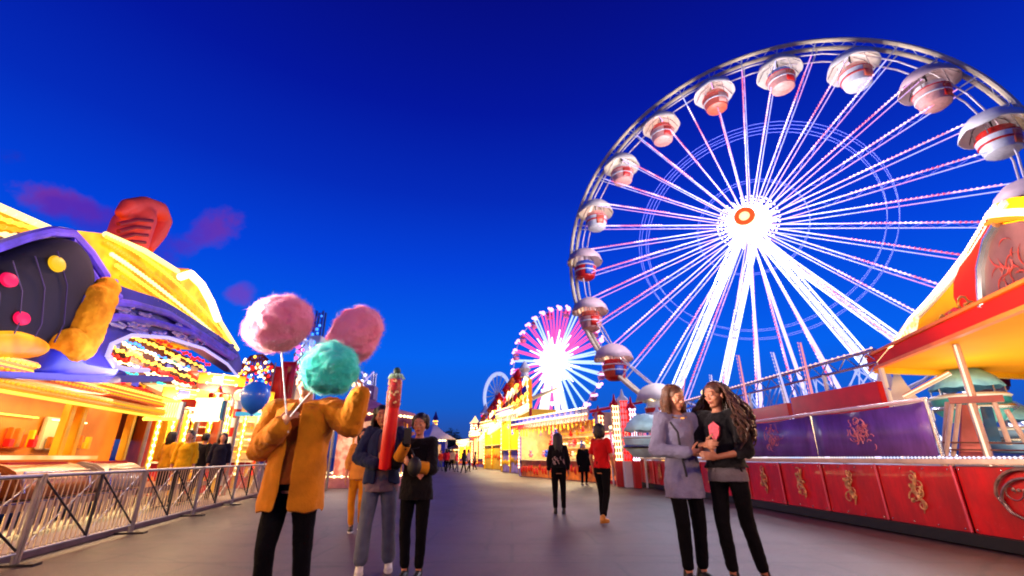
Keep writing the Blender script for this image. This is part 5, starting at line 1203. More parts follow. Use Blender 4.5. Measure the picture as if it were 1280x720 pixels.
# ================================================================ PEOPLE
skin_a = mat('skin_warm', (.78, .52, .38), .5, 0, .06, 12, .05, 60, sss=.15)
skin_b = mat('skin_tan', (.66, .42, .30), .5, 0, .06, 12, .05, 60, sss=.15)
blackcloth = mat('black_denim', (.05, .045, .055), .9, 0, .3, 14, .4, 70, spec=.1)
jean = mat('faded_denim', (.34, .36, .44), .85, 0, .25, 8, .4, 80)
def cloth(name, col, v=.15): return mat(name, col, .9, 0, v, 7, .35, 90, sheen=.1, spec=.15)
hair_dark = mat('hair_dark', (.07, .045, .04), .45, 0, .4, 25, .4, 60)
hair_brown = mat('hair_brown', (.17, .09, .05), .42, 0, .5, 18, .4, 60)
hair_caramel = mat('hair_caramel', (.34, .20, .10), .42, 0, .5, 18, .4, 60)
shoe_w = mat('shoe_white', (.82, .80, .78), .5); shoe_b = mat('shoe_black', (.06, .055, .06), .5); shoe_g = mat('shoe_gold', (.72, .48, .18), .4, .3)
def hand(mb, wrist, d, pn, s, curl=.5, thumb=1, spread=.12):
    """palm and five fingers; d along the hand, pn palm normal, thumb side sign"""
    d = V(d).normalized(); pn = V(pn); pn = (pn - d * pn.dot(d)).normalized(); sd = d.cross(pn) * thumb
    pc = V(wrist) + d * .052 * s
    mb.capsule(V(wrist) - d * .01 * s, V(wrist) + d * .02 * s, .024 * s, .028 * s, 10)
    mb.ell(pc, (.040 * s, .048 * s, .016 * s), (sd, d, pn), 12, 8)
    L_ = [(.040, .024, .018), (.044, .028, .020), (.041, .026, .019), (.032, .020, .016)]
    for i, fl_ in enumerate(L_):
        o = (1.5 - i) * .019 * s; p = V(wrist) + d * (.090 - .004 * abs(1.5 - i)) * s + sd * o; dd = (d + sd * spread * (1.5 - i) * .7).normalized(); r = (.0098 - .0006 * abs(i - 1)) * s
        mb.capsule(p - dd * .03 * s, p, r * 1.1, r, 8)
        for j, l in enumerate(fl_):
            a = curl * (.9 + .25 * j)
            dd = (dd * math.cos(a) + pn * math.sin(a)).normalized(); q = p + dd * l * s; mb.capsule(p, q, r, r * .9, 8); p = q; r *= .92
    p = V(wrist) + d * .022 * s + sd * .028 * s; dd = (d * .55 + sd * .75 + pn * .35).normalized()
    for l, r in ((.040, .013), (.030, .0105), (.024, .0095)):
        q = p + dd * l * s; mb.capsule(p, q, r * s, r * .92 * s, 8); p = q; dd = (dd * .8 + d * .35 + pn * (.35 * curl) - sd * .1).normalized()
def head_parts(mb, c, M, s):
    t = lambda x, y, z: c + M @ V((x * s, y * s, z * s)); ax = tuple(M @ V(v) for v in ((1, 0, 0), (0, 1, 0), (0, 0, 1))); E = lambda p, r: mb.ell(t(*p), tuple(q * s for q in r), ax, 16, 12)
    E((0, .010, .030), (.073, .092, .085)); E((0, -.018, -.020), (.062, .070, .085)); E((0, -.035, -.070), (.042, .042, .040)); E((0, -.066, -.088), (.020, .018, .016))
    E((0, -.070, .028), (.050, .020, .014)); 
    for g_ in (-1, 1): E((g_ * .038, -.058, -.018), (.022, .022, .022)); E((g_ * .074, .008, -.008), (.010, .018, .030)); E((g_ * .030, -.079, .010), (.015, .008, .006))
    mb.capsule(t(0, -.080, .018), t(0, -.098, -.018), .008 * s, .013 * s, 8); E((0, -.093, -.024), (.017, .012, .009))
    mb.capsule(t(-.018, -.084, -.050), t(.018, -.084, -.050), .006 * s, .006 * s, 6); mb.capsule(t(-.015, -.083, -.060), t(.015, -.083, -.060), .007 * s, .007 * s, 6)
HS = 1.10
def person(label, loc, yaw, H_, J, out, lod=0, group=None, skin=skin_a, scale_w=1.0):
    """J: joints in a 1.75 m figure facing -Y; every value overrides the standing default"""
    s = H_ / 1.75
    d = dict(pel=(0, 0, .94), waist=(0, .0, 1.10), chest=(0, 0, 1.30), neck=(0, .0, 1.47), head=(0, -.015, 1.625), shL=(-.158, 0, 1.42), shR=(.158, 0, 1.42), elL=(-.225, .03, 1.14), elR=(.225, .03, 1.14),
             wrL=(-.235, -.05, .90), wrR=(.235, -.05, .90), hipL=(-.085, 0, .92), hipR=(.085, 0, .92), knL=(-.095, -.02, .50), knR=(.095, -.02, .50), anL=(-.10, .02, .08), anR=(.10, .02, .08),
             hd=None, yawh=0, pitchh=0, rollh=0, hdL=None, hdR=None, pnL=None, pnR=None, curlL=.35, curlR=.35, toeL=0, toeR=0)
    d.update(J); g_ = {k: V(v) * s if isinstance(v, tuple) else v for k, v in d.items()}
    T = thing('person', label, 'person', loc, yaw, group); f = scale_w
    M = Matrix.Rotation(g_['yawh'], 3, 'Z') @ Matrix.Rotation(g_['pitchh'], 3, 'X') @ Matrix.Rotation(g_['rollh'], 3, 'Y')
    vox = (.0065, .011, .022)[lod]
    def torso(mb, e, zb=None, fem=out.get('fem', True)):
        p, w_, c, n = g_['pel'], g_['waist'], g_['chest'], g_['neck']; wr = .125 if fem else .145
        rings = [(p - V((0, 0, .10 * s)), (.11 * f + e), (.09 * f + e)), (p - V((0, 0, .03 * s)), (.165 * f * s + e), (.115 * f * s + e)), (p + V((0, 0, .05 * s)), (.155 * f * s + e), (.11 * f * s + e)), (w_, (wr * f * s + e), (.095 * f * s + e)),
                 (lerp(w_, c, .6), (.145 * f * s + e), (.11 * f * s + e)), (c, (.155 * f * s + e), (.115 * f * s + e)), (lerp(c, n, .55), (.150 * f * s + e), (.095 * f * s + e)), (lerp(c, n, .82), (.09 * s + e), (.07 * s + e)), (n + V((0, 0, .01)), (.05 * s + e * .5), (.05 * s + e * .5))]
        mb.loft(rings, 20)
        for k in ('shL', 'shR'): mb.capsule(lerp(c, n, .45), g_[k], .06 * s + e, .054 * s + e, 12)
    B = MB(); torso(B, 0)
    B.capsule(g_['neck'] - V((0, 0, .04 * s)), lerp(g_['neck'], g_['head'], .55), .050 * s, .046 * s, 12)
    head_parts(B, g_['head'], M, s * HS)
    for k in 'LR':
        B.capsule(g_['sh' + k], g_['el' + k], .046 * s, .036 * s, 12); B.capsule(g_['el' + k], g_['wr' + k], .037 * s, .024 * s, 12)
        dr = g_['hd' + k] or (g_['wr' + k] - g_['el' + k]); pn = g_['pn' + k] or (V((1, 0, 0)) if k == 'L' else V((-1, 0, 0)))
        if lod < 2: hand(B, g_['wr' + k], dr, pn, s, g_['curl' + k], 1 if k == 'L' else -1)
        else: B.ell(g_['wr' + k] + dr.normalized() * .07 * s, (.03 * s, .03 * s, .06 * s))
        B.capsule(g_['hip' + k], g_['kn' + k], .082 * f * s, .052 * s, 14); B.capsule(g_['kn' + k], lerp(g_['kn' + k], g_['an' + k], .35), .052 * s, .054 * s, 12); B.capsule(lerp(g_['kn' + k], g_['an' + k], .3), g_['an' + k], .052 * s, .034 * s, 12)
    body = remesh(B, 'body', skin, T, vox, 1 if lod < 2 else 0)
    if lod < 2:
        for k in (-1, 1):
            m = MB(); c = g_['head'] + M @ (V((k * .030, -.0725, .000)) * s * HS); m.ell(c, .0115 * s, nu=10, nv=8); e = m.build('eye', mat('eye_white', (.5, .45, .43), .5, 0, 0, 1, 0), T, local=True)
            m = MB(); c2 = g_['head'] + M @ (V((k * .030, -.0812, .000)) * s * HS); m.ell(c2, .0062 * s, nu=8, nv=6); m.build('iris', hair_dark, e, local=True)
            m = MB(); tt = lambda x, y, z: g_['head'] + M @ (V((x, y, z)) * s * HS); m.tube([tt(k * .014, -.090, .034), tt(k * .032, -.089, .040), tt(k * .052, -.072, .034)], [.0018 * s, .0026 * s, .0012 * s], 5); m.build('eyebrow', out['hair'][1], T, local=True)
        m = MB(); m.ell(g_['head'] + M @ (V((0, -.088, -.055)) * s * HS), (.022 * s, .008 * s, .0085 * s), (M @ V((1, 0, 0)), M @ V((0, 1, 0)), M @ V((0, 0, 1))), 10, 6); m.build('lips', mat('lips', (.62, .25, .24), .4), T, local=True)
    # trousers
    if out.get('pants'):
        m = MB(); e = out.get('ep', .012) * s
        m.loft([(g_['pel'] - V((0, 0, .08 * s)), .13 * f * s + e, .10 * f * s + e), (g_['pel'], .165 * f * s + e, .115 * f * s + e), (g_['pel'] + V((0, 0, .08 * s)), .145 * f * s + e, .105 * f * s + e), (lerp(g_['pel'], g_['waist'], .8), .13 * f * s + e, .10 * f * s + e)], 20)
        for k in 'LR':
            w2 = out.get('flare', 0)
            m.capsule(g_['hip' + k], g_['kn' + k], .084 * f * s + e, .054 * s + e, 14); m.capsule(g_['kn' + k], lerp(g_['kn' + k], g_['an' + k], .85), .054 * s + e, (.040 + w2) * s + e, 14)
        remesh(m, 'trousers', out['pants'], T, max(vox, .008), 1, [(.09, .014), (.03, .005)] if lod < 2 else None)
    # top
    if out.get('top'):
        mt, hem, slv, e = out['top']; e *= s; m = MB()
        p, w_, c, n = g_['pel'], g_['waist'], g_['chest'], g_['neck']
        hz = V((0, 0, hem * s)); hz = V((p.x, p.y, hem * s)); hw = (.168 if hem < 1.0 else .142) * f * s
        rg = [(hz, hw + e * 1.5, .118 * f * s + e * 1.4)]
        if hem < .88: rg.append((V((p.x, p.y, lerp(hem * s, p.z, .6))), .17 * f * s + e * 1.2, .12 * f * s + e * 1.2))
        if hem < 1.0: rg.append((p + V((0, 0, .06 * s)), .158 * f * s + e, .113 * f * s + e))
        rg += [(w_, .138 * f * s + e, .102 * f * s + e), (lerp(w_, c, .6), .148 * f * s + e, .112 * f * s + e), (c, .158 * f * s + e, .117 * f * s + e), (lerp(c, n, .55), .150 * f * s + e, .097 * f * s + e), (lerp(c, n, .80), .085 * s + e, .07 * s + e), (lerp(c, n, .93), .055 * s + e, .058 * s + e)]
        m.loft(rg, 24)
        for k in 'LR':
            m.capsule(lerp(c, n, .45), g_['sh' + k], .062 * s + e * .8, .056 * s + e * .8, 12)
            if slv > 0: m.capsule(g_['sh' + k], lerp(g_['sh' + k], g_['el' + k], min(1, slv * 2)), .056 * s + e * .8, .042 * s + e, 14)
            if slv > .5: m.capsule(g_['el' + k], lerp(g_['el' + k], g_['wr' + k], (slv - .5) * 2 * .96), .042 * s + e, .030 * s + e, 14)
        remesh(m, out.get('topname', 'top'), mt, T, max(vox, .008), 1, [(.10, .030), (.035, .010)] if lod < 2 else [(.1, .02)])
    if out.get('jacket'):
        mt, hem, slv, e, gap = out['jacket']; e *= s; m = MB(); p, w_, c, n = g_['pel'], g_['waist'], g_['chest'], g_['neck']
        # open shell: each half wraps from the back to its front edge
        prof = [(hem * s, .175, .128), (lerp(hem * s, w_.z, .5), .165, .124), (w_.z, .150, .116), (lerp(w_.z, c.z, .6), .158, .124), (c.z, .166, .126), (lerp(c.z, n.z, .5), .160, .108), (lerp(c.z, n.z, .78), .11, .085), (n.z - .01 * s, .07, .07)]
        K = 26; vs = []; fs = []
        for i, (z, rx, ry) in enumerate(prof):
            cx = lerp(p.x, c.x, min(1, max(0, (z - p.z) / max(.01, c.z - p.z)))); cy = lerp(p.y, c.y, min(1, max(0, (z - p.z) / max(.01, c.z - p.z))))
            for k in range(K):
                a = -PI / 2 + gap + (2 * PI - 2 * gap) * k / (K - 1)
                vs.append(V((cx + math.cos(a) * (rx * f * s + e), cy + math.sin(a) * (ry * f * s + e), z + .012 * math.sin(k * 1.7) * (i == 0))))
        fs = [(i * K + k, i * K + k + 1, (i + 1) * K + k + 1, (i + 1) * K + k) for i in range(len(prof) - 1) for k in range(K - 1)]
        m.add(vs, fs); o = m.build('jacket', mt, T, local=True, solid=.012)
        sb = o.modifiers.new('sub', 'SUBSURF'); sb.levels = sb.render_levels = 2
        dt = o.modifiers.new('disp', 'DISPLACE'); t_ = bpy.data.textures.get('jk') or bpy.data.textures.new('jk', 'CLOUDS'); t_.noise_scale = .11; t_.noise_depth = 3; dt.texture = t_; dt.strength = .035; dt.texture_coords = 'LOCAL'
        m = MB()
        for k in 'LR':
            m.capsule(lerp(c, n, .5), g_['sh' + k], .062 * s + e * .8, .062 * s + e * .8, 14)
            m.capsule(g_['sh' + k], g_['el' + k], .062 * s + e * .8, .050 * s + e, 14)
            if slv > .5: m.capsule(g_['el' + k], lerp(g_['el' + k], g_['wr' + k], (slv - .5) * 2 * .94), .050 * s + e, .038 * s + e, 14)
        remesh(m, 'sleeves', mt, T, max(vox, .009), 1, [(.09, .035), (.03, .012)])
        m = MB(); m.tube([V((n.x + math.cos(a) * .078 * s, n.y + math.sin(a) * .075 * s - .005, n.z - .012 * s + .02 * math.sin(a))) for a in [-PI / 2 + gap + (2 * PI - 2 * gap) * k / 12 for k in range(13)]], .020 * s, 8); m.build('collar', mt, T, local=True)
    # shoes
    if out.get('shoes'):
        for k in 'LR':
            a = g_['an' + k]; yw = g_['toe' + k]; R2 = Matrix.Rotation(yw, 3, 'Z'); m = MB(); zf = a.z - .08 * s
            rg = []
            t2 = lambda x, y, z: V((a.x, a.y, zf)) + R2 @ (V((x, y, z)) * s)
            m.capsule(t2(0, .03, .045), t2(0, .01, .10), .040 * s, .042 * s, 12)
            m.ell(t2(0, -.02, .045), (.044 * s, .10 * s, .040 * s), (R2 @ V((1, 0, 0)), R2 @ V((0, 1, 0)), V((0, 0, 1))), 14, 8); m.ell(t2(0, -.09, .036), (.046 * s, .065 * s, .032 * s), (R2 @ V((1, 0, 0)), R2 @ V((0, 1, 0)), V((0, 0, 1))), 14, 8)
            o = remesh(m, 'shoe', out['shoes'], T, .009 if lod < 2 else .02, 1)
            m = MB(); pts = [t2(.047 * math.cos(q) * (1 if math.sin(q) < .3 else .85), -.045 + .125 * math.sin(q), .0) for q in [2 * PI * j / 20 for j in range(20)]]; m.prism(pts, (0, 0, .024 * s)); m.build('sole', out.get('sole', shoe_w), o, local=True, bevel=.003)
    # hair
    st, hm = out['hair'][0], out['hair'][1]; hc = g_['head']; rnd = random.Random(hash(label) % 1000 if False else len(label)); m = MB(); s2 = s * HS
    hp = lambda x, y, z: hc + M @ (V((x, y, z)) * s2)
    m.ell(hp(0, .020, .042), (.082 * s2, .096 * s2, .088 * s2), (M @ V((1, 0, 0)), M @ V((0, 1, 0)), M @ V((0, 0, 1))), 16, 12)
    if st == 'short':
        for i in range(60):
            a = rnd.uniform(-.2, PI + .2) if i % 2 else rnd.uniform(0, 2 * PI); e = rnd.uniform(.2, 1.4)
            p = V((math.cos(a) * math.cos(e) * .078, .018 + math.sin(a) * math.cos(e) * .09, .045 + math.sin(e) * .085)); m.capsule(hp(*p), hp(*(p * 1.0 + V((rnd.uniform(-.01, .01), -.02, .012)))), .013 * s2, .004 * s2, 6)
        for i in range(14): a = PI * i / 13; m.capsule(hp(.074 * math.cos(a), .022 + .075 * math.sin(a), .02), hp(.066 * math.cos(a), .018 + .07 * math.sin(a), -.055), .020 * s2, .010 * s2, 6)
    else:
        ln, vol, wave = out['hair'][2:5]; n_ = (300 if vol > .1 else 150) if lod == 0 else (46 if lod == 1 else 18)
        for i in range(n_):
            a = lerp(-.22, PI + .22, (i + rnd.random()) / n_); ca, sa = math.cos(a), math.sin(a); e0 = rnd.uniform(.75, 1.25)
            P0 = hp(ca * .055 * e0, .015 + sa * .065, .115 - .02 * abs(ca)); P1 = hp(ca * (.080 + vol * .25), .02 + sa * (.085 + vol * .2), .02)
            r_ = vol * rnd.uniform(.4, 1.1); fr = sa < -.05
            L_ = ln * rnd.uniform(.72, 1.05) * s2; P = [P0, lerp(P0, P1, .55) + (P1 - hc) * .12, P1]
            dirx = M @ V((ca, sa, 0)); dirx.z = 0; k_ = 16 if lod == 0 else 7
            for j in range(1, k_ + 1):
                t = j / k_; q = P1 + V((0, 0, -L_ * t)) + dirx * (r_ * math.sin(PI * min(1, t * .80)) * .9 - .015 * t) * s2
                # fall over the shoulders and the back
                if q.z < g_['neck'].z - .01 and not fr: q.y = max(q.y, g_['chest'].y + (.10 if abs(ca) < .75 else -.02) * s) if abs(M[1][1]) > .3 and M[1][1] > 0 else q.y
                q += V((math.sin(t * (9 if lod else 17) + i * 1.3), math.cos(t * (8 if lod else 15) + i), .5 * math.sin(t * 11 + i))) * wave * min(1, t * 3) * s2; P.append(q)
            r0 = (.012 if vol > .1 else .016) if lod == 0 else (.017 if lod < 2 else .03)
            m.tube(P, [r0 * s2 * .8, r0 * s2] + [r0 * s2 * (1.0 - .8 * (j / k_) ** 5) for j in range(k_ + 1)][:len(P) - 2], 6)
    if lod < 2 and st != 'short':
        o = m.build('hair', hm, T, local=True)
    else: o = remesh(m, 'hair', hm, T, .009 if lod < 2 else .02, 0)
    return T, g_
def w2(T, p):   # a point of a person's local space in the world
    return V(T.location) + Matrix.Rotation(T.rotation_euler.z, 3, 'Z') @ V(p)

# --- cotton candy --------------------------------------------------
def candy_mat(name, col):
    m = mat(name, col, .95, 0, .05, 5, .25, 60, sss=.7, spec=.05, sheen=.5)
    return m
pinkc = candy_mat('pink_spun_sugar', (1., .60, .72)); tealc = candy_mat('teal_spun_sugar', (.28, .95, .86))
def candy(px, py, Y, rx, rz, rot, mt, lab, stick_to, seed):
    c = at(px, py, Y); T = thing('cotton_candy', lab, 'cotton candy', stick_to, 0, 'cotton candies held up in the crowd'); rnd = random.Random(seed)
    m = MB(); X = V((math.cos(rot), 0, math.sin(rot))); Z = V((-math.sin(rot), 0, math.cos(rot)))
    m.ell(c, (rx, (rx + rz) * .42, rz), (X, V((0, 1, 0)), Z), 32, 24)
    for i in range(22):
        a = rnd.uniform(0, 2 * PI); b_ = rnd.uniform(-1, 1); p = c + X * (rx * .62 * math.cos(a) * math.sqrt(1 - b_ * b_)) + Z * (rz * .62 * math.sin(a) * math.sqrt(1 - b_ * b_)) + V((0, rx * .5 * b_, 0))
        m.ell(p, (rx * .42, rx * .38, rz * .42), (X, V((0, 1, 0)), Z), 14, 10)
    m.v = [p - ORG[T.name] for p in m.v]
    o = remesh(m, 'spun_sugar', mt, T, .006, 2, [(.12, .06), (.05, .009)])
    # loose fibres standing off the surface
    fb = MB(); me = o.data; k = max(1, len(me.vertices) // 1800)
    for i in range(0, len(me.vertices), k):
        v = me.vertices[i]; n = v.normal; t = n.orthogonal().normalized(); t = Matrix.Rotation(rnd.uniform(0, 6.3), 3, n) @ t; L_ = rnd.uniform(.015, .040); q_ = rnd.uniform(.002, .012)
        fb.tube([v.co - t * L_ + n * rnd.uniform(0, .012), v.co + n * q_, v.co + t * L_ + n * rnd.uniform(-.004, .014)], .0006, 3)
    for i in range(0, len(me.vertices), max(1, len(me.vertices) // 900)):
        v = me.vertices[i]; n = v.normal; t = n.orthogonal().normalized(); t = Matrix.Rotation(rnd.uniform(0, 6.3), 3, n) @ t; b2 = n.cross(t); L_ = rnd.uniform(.02, .06); h_ = rnd.uniform(.008, .028)
        fb.tube([v.co - n * .004, v.co + t * L_ * .5 + n * h_ * .7, v.co + t * L_ + b2 * rnd.uniform(-.02, .02) + n * h_], [.0009, .0006, .0003], 3)
    fb.build('fibre', mt, T, local=True)
    s_ = MB(); s_.tube([V((0, 0, 0)) - (c - V(stick_to)).normalized() * .10, c - V(stick_to)], [.006, .005], 8); s_.build('paper_stick', whitepaint, T, local=True)
    return T
# --- person in the yellow jacket -----------------------------------
def place(px, py): p = G(px, py); p.z = 0; return p
yl = V((at(372, 572, 3.55).x, 3.55, 0))
yj = cloth('mustard_corduroy', (.82, .50, .08), .22)
PJ = dict(shL=(-.205, 0, 1.41), shR=(.20, 0, 1.42), elL=(-.245, -.06, 1.13), wrL=(-.05, -.26, 1.28), hdL=(.5, -.2, .7), pnL=(.2, .9, -.2), curlL=1.15,
          elR=(.375, -.06, 1.30), wrR=(.43, -.12, 1.52), hdR=(.1, -.15, 1), pnR=(-.9, -.2, 0), curlR=1.2, knL=(-.10, -.06, .50), knR=(.12, .02, .50), anR=(.14, .06, .08), yawh=.1)
T, g_ = person('person in a loose mustard yellow jacket raising cotton candies that hide the face', yl, .05, 1.74, PJ, dict(fem=False, pants=blackcloth, top=(cloth('rust_shirt', (.62, .30, .08)), .90, .3, .02), jacket=(yj, .72, 1.0, .040, .16), shoes=shoe_b, hair=('short', hair_brown)), skin=skin_a, scale_w=1.04)
hL = w2(T, g_['wrL'] + g_['hdL'].normalized() * .07 + V((0, -.0, 0))); hR = w2(T, g_['wrR'] + g_['hdR'].normalized() * .07 + V((-.02, 0, 0)))
candy(349, 405, 3.15, .236, .190, .45, pinkc, 'left pink cotton candy cloud on a stick, the larger pink one', hL, 1)
candy(413, 461, 3.05, .182, .172, 0, tealc, 'teal cotton candy cloud in front of the face of the person in yellow', hL + V((.015, 0, 0)), 2)
candy(443, 420, 3.40, .175, .235, -.55, pinkc, 'right pink cotton candy cloud held up in the raised hand', hR, 3)

# --- denim jacket person -------------------------------------------
den = cloth('blue_denim_jacket', (.12, .16, .30), .3)
p = V((at(479, 572, 5.2).x, 5.2, 0))
T, g_ = person('person in a dark denim jacket and faded jeans holding a tall red inflatable bat', p, .25, 1.62, dict(knL=(-.12, -.06, .50), anL=(-.14, -.02, .08), anR=(.16, .08, .08), knR=(.12, -.03, .5), elL=(-.27, 0, 1.16), wrL=(-.06, -.22, 1.08), elR=(.26, -.04, 1.16), wrR=(.08, -.24, 1.14), hdL=(.7, -.2, .3), hdR=(-.7, -.2, .3), pnL=(.0, 1, 0), pnR=(0, 1, 0), curlL=.9, curlR=.9, rollh=-.15, head=(-.05, -.03, 1.61)),
              dict(pants=jean, flare=.018, ep=.02, top=(cloth('grey_hem_shirt', (.50, .42, .44)), .80, .4, .018), jacket=(den, .88, 1.0, .03, .35), shoes=shoe_w, hair=('long', hair_dark, .14, .02, .004)), skin=skin_b)
a = at(496, 468, 4.78); b_ = at(481, 588, 4.86)
T = thing('inflatable_bat', 'tall red inflatable bat with green tip held in front of the denim jacket', 'inflatable bat', b_)
ptsb = [lerp(b_, a, t) for t in (0, .15, .4, .66)]; m = MB(); m.tube([b_] + [lerp(b_, a, t) for t in (.015, .15, .4, .64)], [.03, .062, .068, .068, .066], 20); m.build('tube', mat('bat_red', (.92, .06, .05), .35, 0, .08, 3, .05), T)
m = MB(); m.tube([lerp(b_, a, t) for t in (.64, .66, .8, .92, .95)], [.066, .070, .070, .066, .055], 20); up = m.build('patterned_end', mat('bat_print', (.72, .14, .10), .4, 0, .5, 22, .1), T)
m = MB(); rnd = random.Random(8)
for i in range(40):
    q = lerp(b_, a, rnd.uniform(.67, .93)); an = rnd.uniform(-PI, 0); m.ell(q + V((math.cos(an) * .068, math.sin(an) * .068, 0)), rnd.uniform(.006, .016), nu=6, nv=4)
m.build('printed_spots', mat('spot_cream', (.92, .80, .55), .5), up)
m = MB(); 
for i in range(14):
    an = 2 * PI * i / 14; q = lerp(b_, a, .96); m.tube([q, q + V((math.cos(an) * .06, math.sin(an) * .06, .03)), q + V((math.cos(an) * .09, math.sin(an) * .09, -.01))], [.012, .014, .006], 6)
m.build('frill', mat('frill_mint', (.70, .90, .72), .5), T); m = MB(); m.ell(a + V((.0, 0, .03)), (.04, .04, .045)); m.build('green_tip', mat('tip_green', (.04, .22, .14), .5), T)

# --- person in black with a phone ----------------------------------
p = V((at(523, 572, 4.95).x, 4.95, 0)); bkj = cloth('black_hoodie', (.06, .045, .05), .4)
T, g_ = person('person in a black jacket with yellow cuffs holding both hands up before the face', p, -.08, 1.50, dict(elL=(-.24, -.10, 1.18), wrL=(-.085, -.24, 1.40), elR=(.21, -.12, 1.12), wrR=(.02, -.27, 1.16), hdL=(.25, .05, 1), pnL=(.5, .8, 0), curlL=.7, hdR=(-.8, -.1, .5), pnR=(0, 1, .2), curlR=.8, anL=(-.07, 0, .08), anR=(.08, .02, .08), pitchh=.12),
              dict(fem=True, pants=blackcloth, top=(bkj, .80, 1.0, .022), topname='jacket', shoes=shoe_b, hair=('long', hair_dark, .07, .01, .003)), skin=skin_a)
m = MB(); X = w2(T, g_['wrR'])
for k, (e1, w1) in (('L', ('elL', 'wrL')), ('R', ('elR', 'wrR'))):
    a = g_[e1]; b_ = g_[w1]; m = MB(); m.tube([lerp(a, b_, .30), lerp(a, b_, .6), lerp(a, b_, .97)], [.062, .058, .05], 16); m.build('cuff', cloth('ochre_sleeve', (.85, .55, .10)), T, local=True)
m = MB(); rnd = random.Random(3)
m.prism([V((x, -.175, z)) for x, z in ((.02, 1.0), (.075, 1.02), (.13, .99), (.125, .93), (.08, .87), (.03, .92))], (0, .03, 0)); m.build('shirt_emblem', mat('emblem_peach', (.80, .52, .45), .6, 0, .4, 30), T, local=True)
m = MB(); m.box((-.045, -.275, 1.27), (.075, .010, .15)); ph = m.build('phone', blackp, None, bevel=.004)
ph.data.transform(Matrix.Translation(T.location) @ Matrix.Rotation(T.rotation_euler.z, 4, 'Z')); tag(ph, 'black phone held up by the person in black', 'phone')
m = MB(); m.ell((.05, -.30, .99), (.07, .05, .09)); m.tube([(.05, -.30, 1.06), (.0, -.27, 1.15), (.07, -.24, 1.16)], .008, 6); bag = m.build('bag', blackp, None)
bag.data.transform(Matrix.Translation(T.location) @ Matrix.Rotation(T.rotation_euler.z, 4, 'Z')); tag(bag, 'small round black bag held at the chest by the person in black', 'bag')

# --- yellow trousers walker ----------------------------------------
p = V((at(452, 572, 7.9).x, 7.9, 0))
person('slim walker in a light orange top and mustard trousers seen beyond the yellow jacket', p, .3, 1.52, dict(knR=(.08, -.12, .52), anR=(.10, .10, .10), anL=(-.06, -.06, .08)), dict(pants=cloth('mustard_trousers', (.78, .48, .06)), top=(cloth('apricot_top', (.85, .55, .22)), .86, .7, .02), shoes=shoe_b, hair=('long', hair_brown, .18, .02, .004)), lod=1)

# --- couple ---------------------------------------------------------
cy = 4.82
p = V((at(851, 572, cy).x, cy, 0)); grey = cloth('grey_blue_shirt', (.52, .50, .60), .2)
T1, g1 = person('woman in a long grey blue shirt looking down beside the curly haired woman', p, .16, 1.77, dict(elL=(-.25, .0, 1.13), wrL=(-.03, -.24, 1.10), hdL=(1, -.25, .05), pnL=(0, .9, .4), curlL=.7, elR=(.24, -.02, 1.14), wrR=(.17, -.25, 1.12), hdR=(-.1, -.8, .4), pnR=(-.9, 0, .2), curlR=.9, pitchh=.28, yawh=.28, knL=(-.085, -.05, .50), anL=(-.055, 0, .08), anR=(.10, .03, .08), toeR=.3),
               dict(pants=blackcloth, top=(grey, .70, .97, .028), topname='shirt', shoes=shoe_b, sole=shoe_b, hair=('long', hair_caramel, .24, .03, .010)), skin=skin_a, scale_w=.88)
m = MB(); m.tube([V((-.13, -.12, 1.40)), V((-.09, -.165, 1.30)), V((-.085, -.18, 1.1)), V((-.06, -.18, .9))], .011, 6); m.build('strap', mat('strap_dark', (.12, .10, .14)), T1, local=True)
m = MB(); c = g1['neck'] + V((-.0, -.055, -.02))
m.tube([c + V((math.cos(a) * .075, -.005 + math.sin(a) * .04, .02 * math.sin(a) - .01)) for a in [PI + PI * i / 12 for i in range(13)]], .010, 6); m.build('necklace', gold, T1, local=True)
p = V((at(906, 572, cy - .1).x, cy - .1, 0)); dk = cloth('dark_print_shirt', (.085, .07, .08), .4)
T2, g2 = person('woman with voluminous wavy brown hair in a dark cropped top turned to her friend', p, -.75, 1.79, dict(elL=(-.22, -.08, 1.14), wrL=(-.03, -.30, 1.16), hdL=(.4, -.8, .0), pnL=(.7, .5, 0), curlL=.8, elR=(.22, -.06, 1.10), wrR=(.03, -.28, 1.05), hdR=(-.4, -.8, .1), pnR=(-.7, .5, 0), curlR=.8, pitchh=.15, yawh=-.35, knR=(.10, .03, .50), anR=(.14, .14, .08), knL=(-.09, -.05, .5), anL=(-.06, -.04, .08)),
               dict(pants=blackcloth, top=(dk, .96, .62, .030), topname='shirt', shoes=shoe_b, sole=shoe_b, hair=('long', mat('hair_bronze', (.24, .13, .07), .42, 0, .6, 22, .4, 60), .52, .16, .022)), skin=skin_b, scale_w=.92)
m = MB(); e = g2['pel']; m.loft([(V((0, 0, .86)), .185, .140), (V((0, 0, .92)), .183, .138), (V((0, 0, .99)), .165, .125)], 22); remesh(m, 'shirt_hem', cloth('grey_hem', (.42, .38, .40)), T2, .009, 1, [(.06, .02)])
m = MB(); m.prism([V((x, -.172, z)) for x, z in ((-.05, 1.36), (.0, 1.40), (.05, 1.35), (.035, 1.27), (-.01, 1.22), (-.05, 1.28))], (0, .03, 0)); m.build('printed_motif', mat('motif_rose', (.80, .22, .30), .6, 0, .6, 40), T2, local=True)

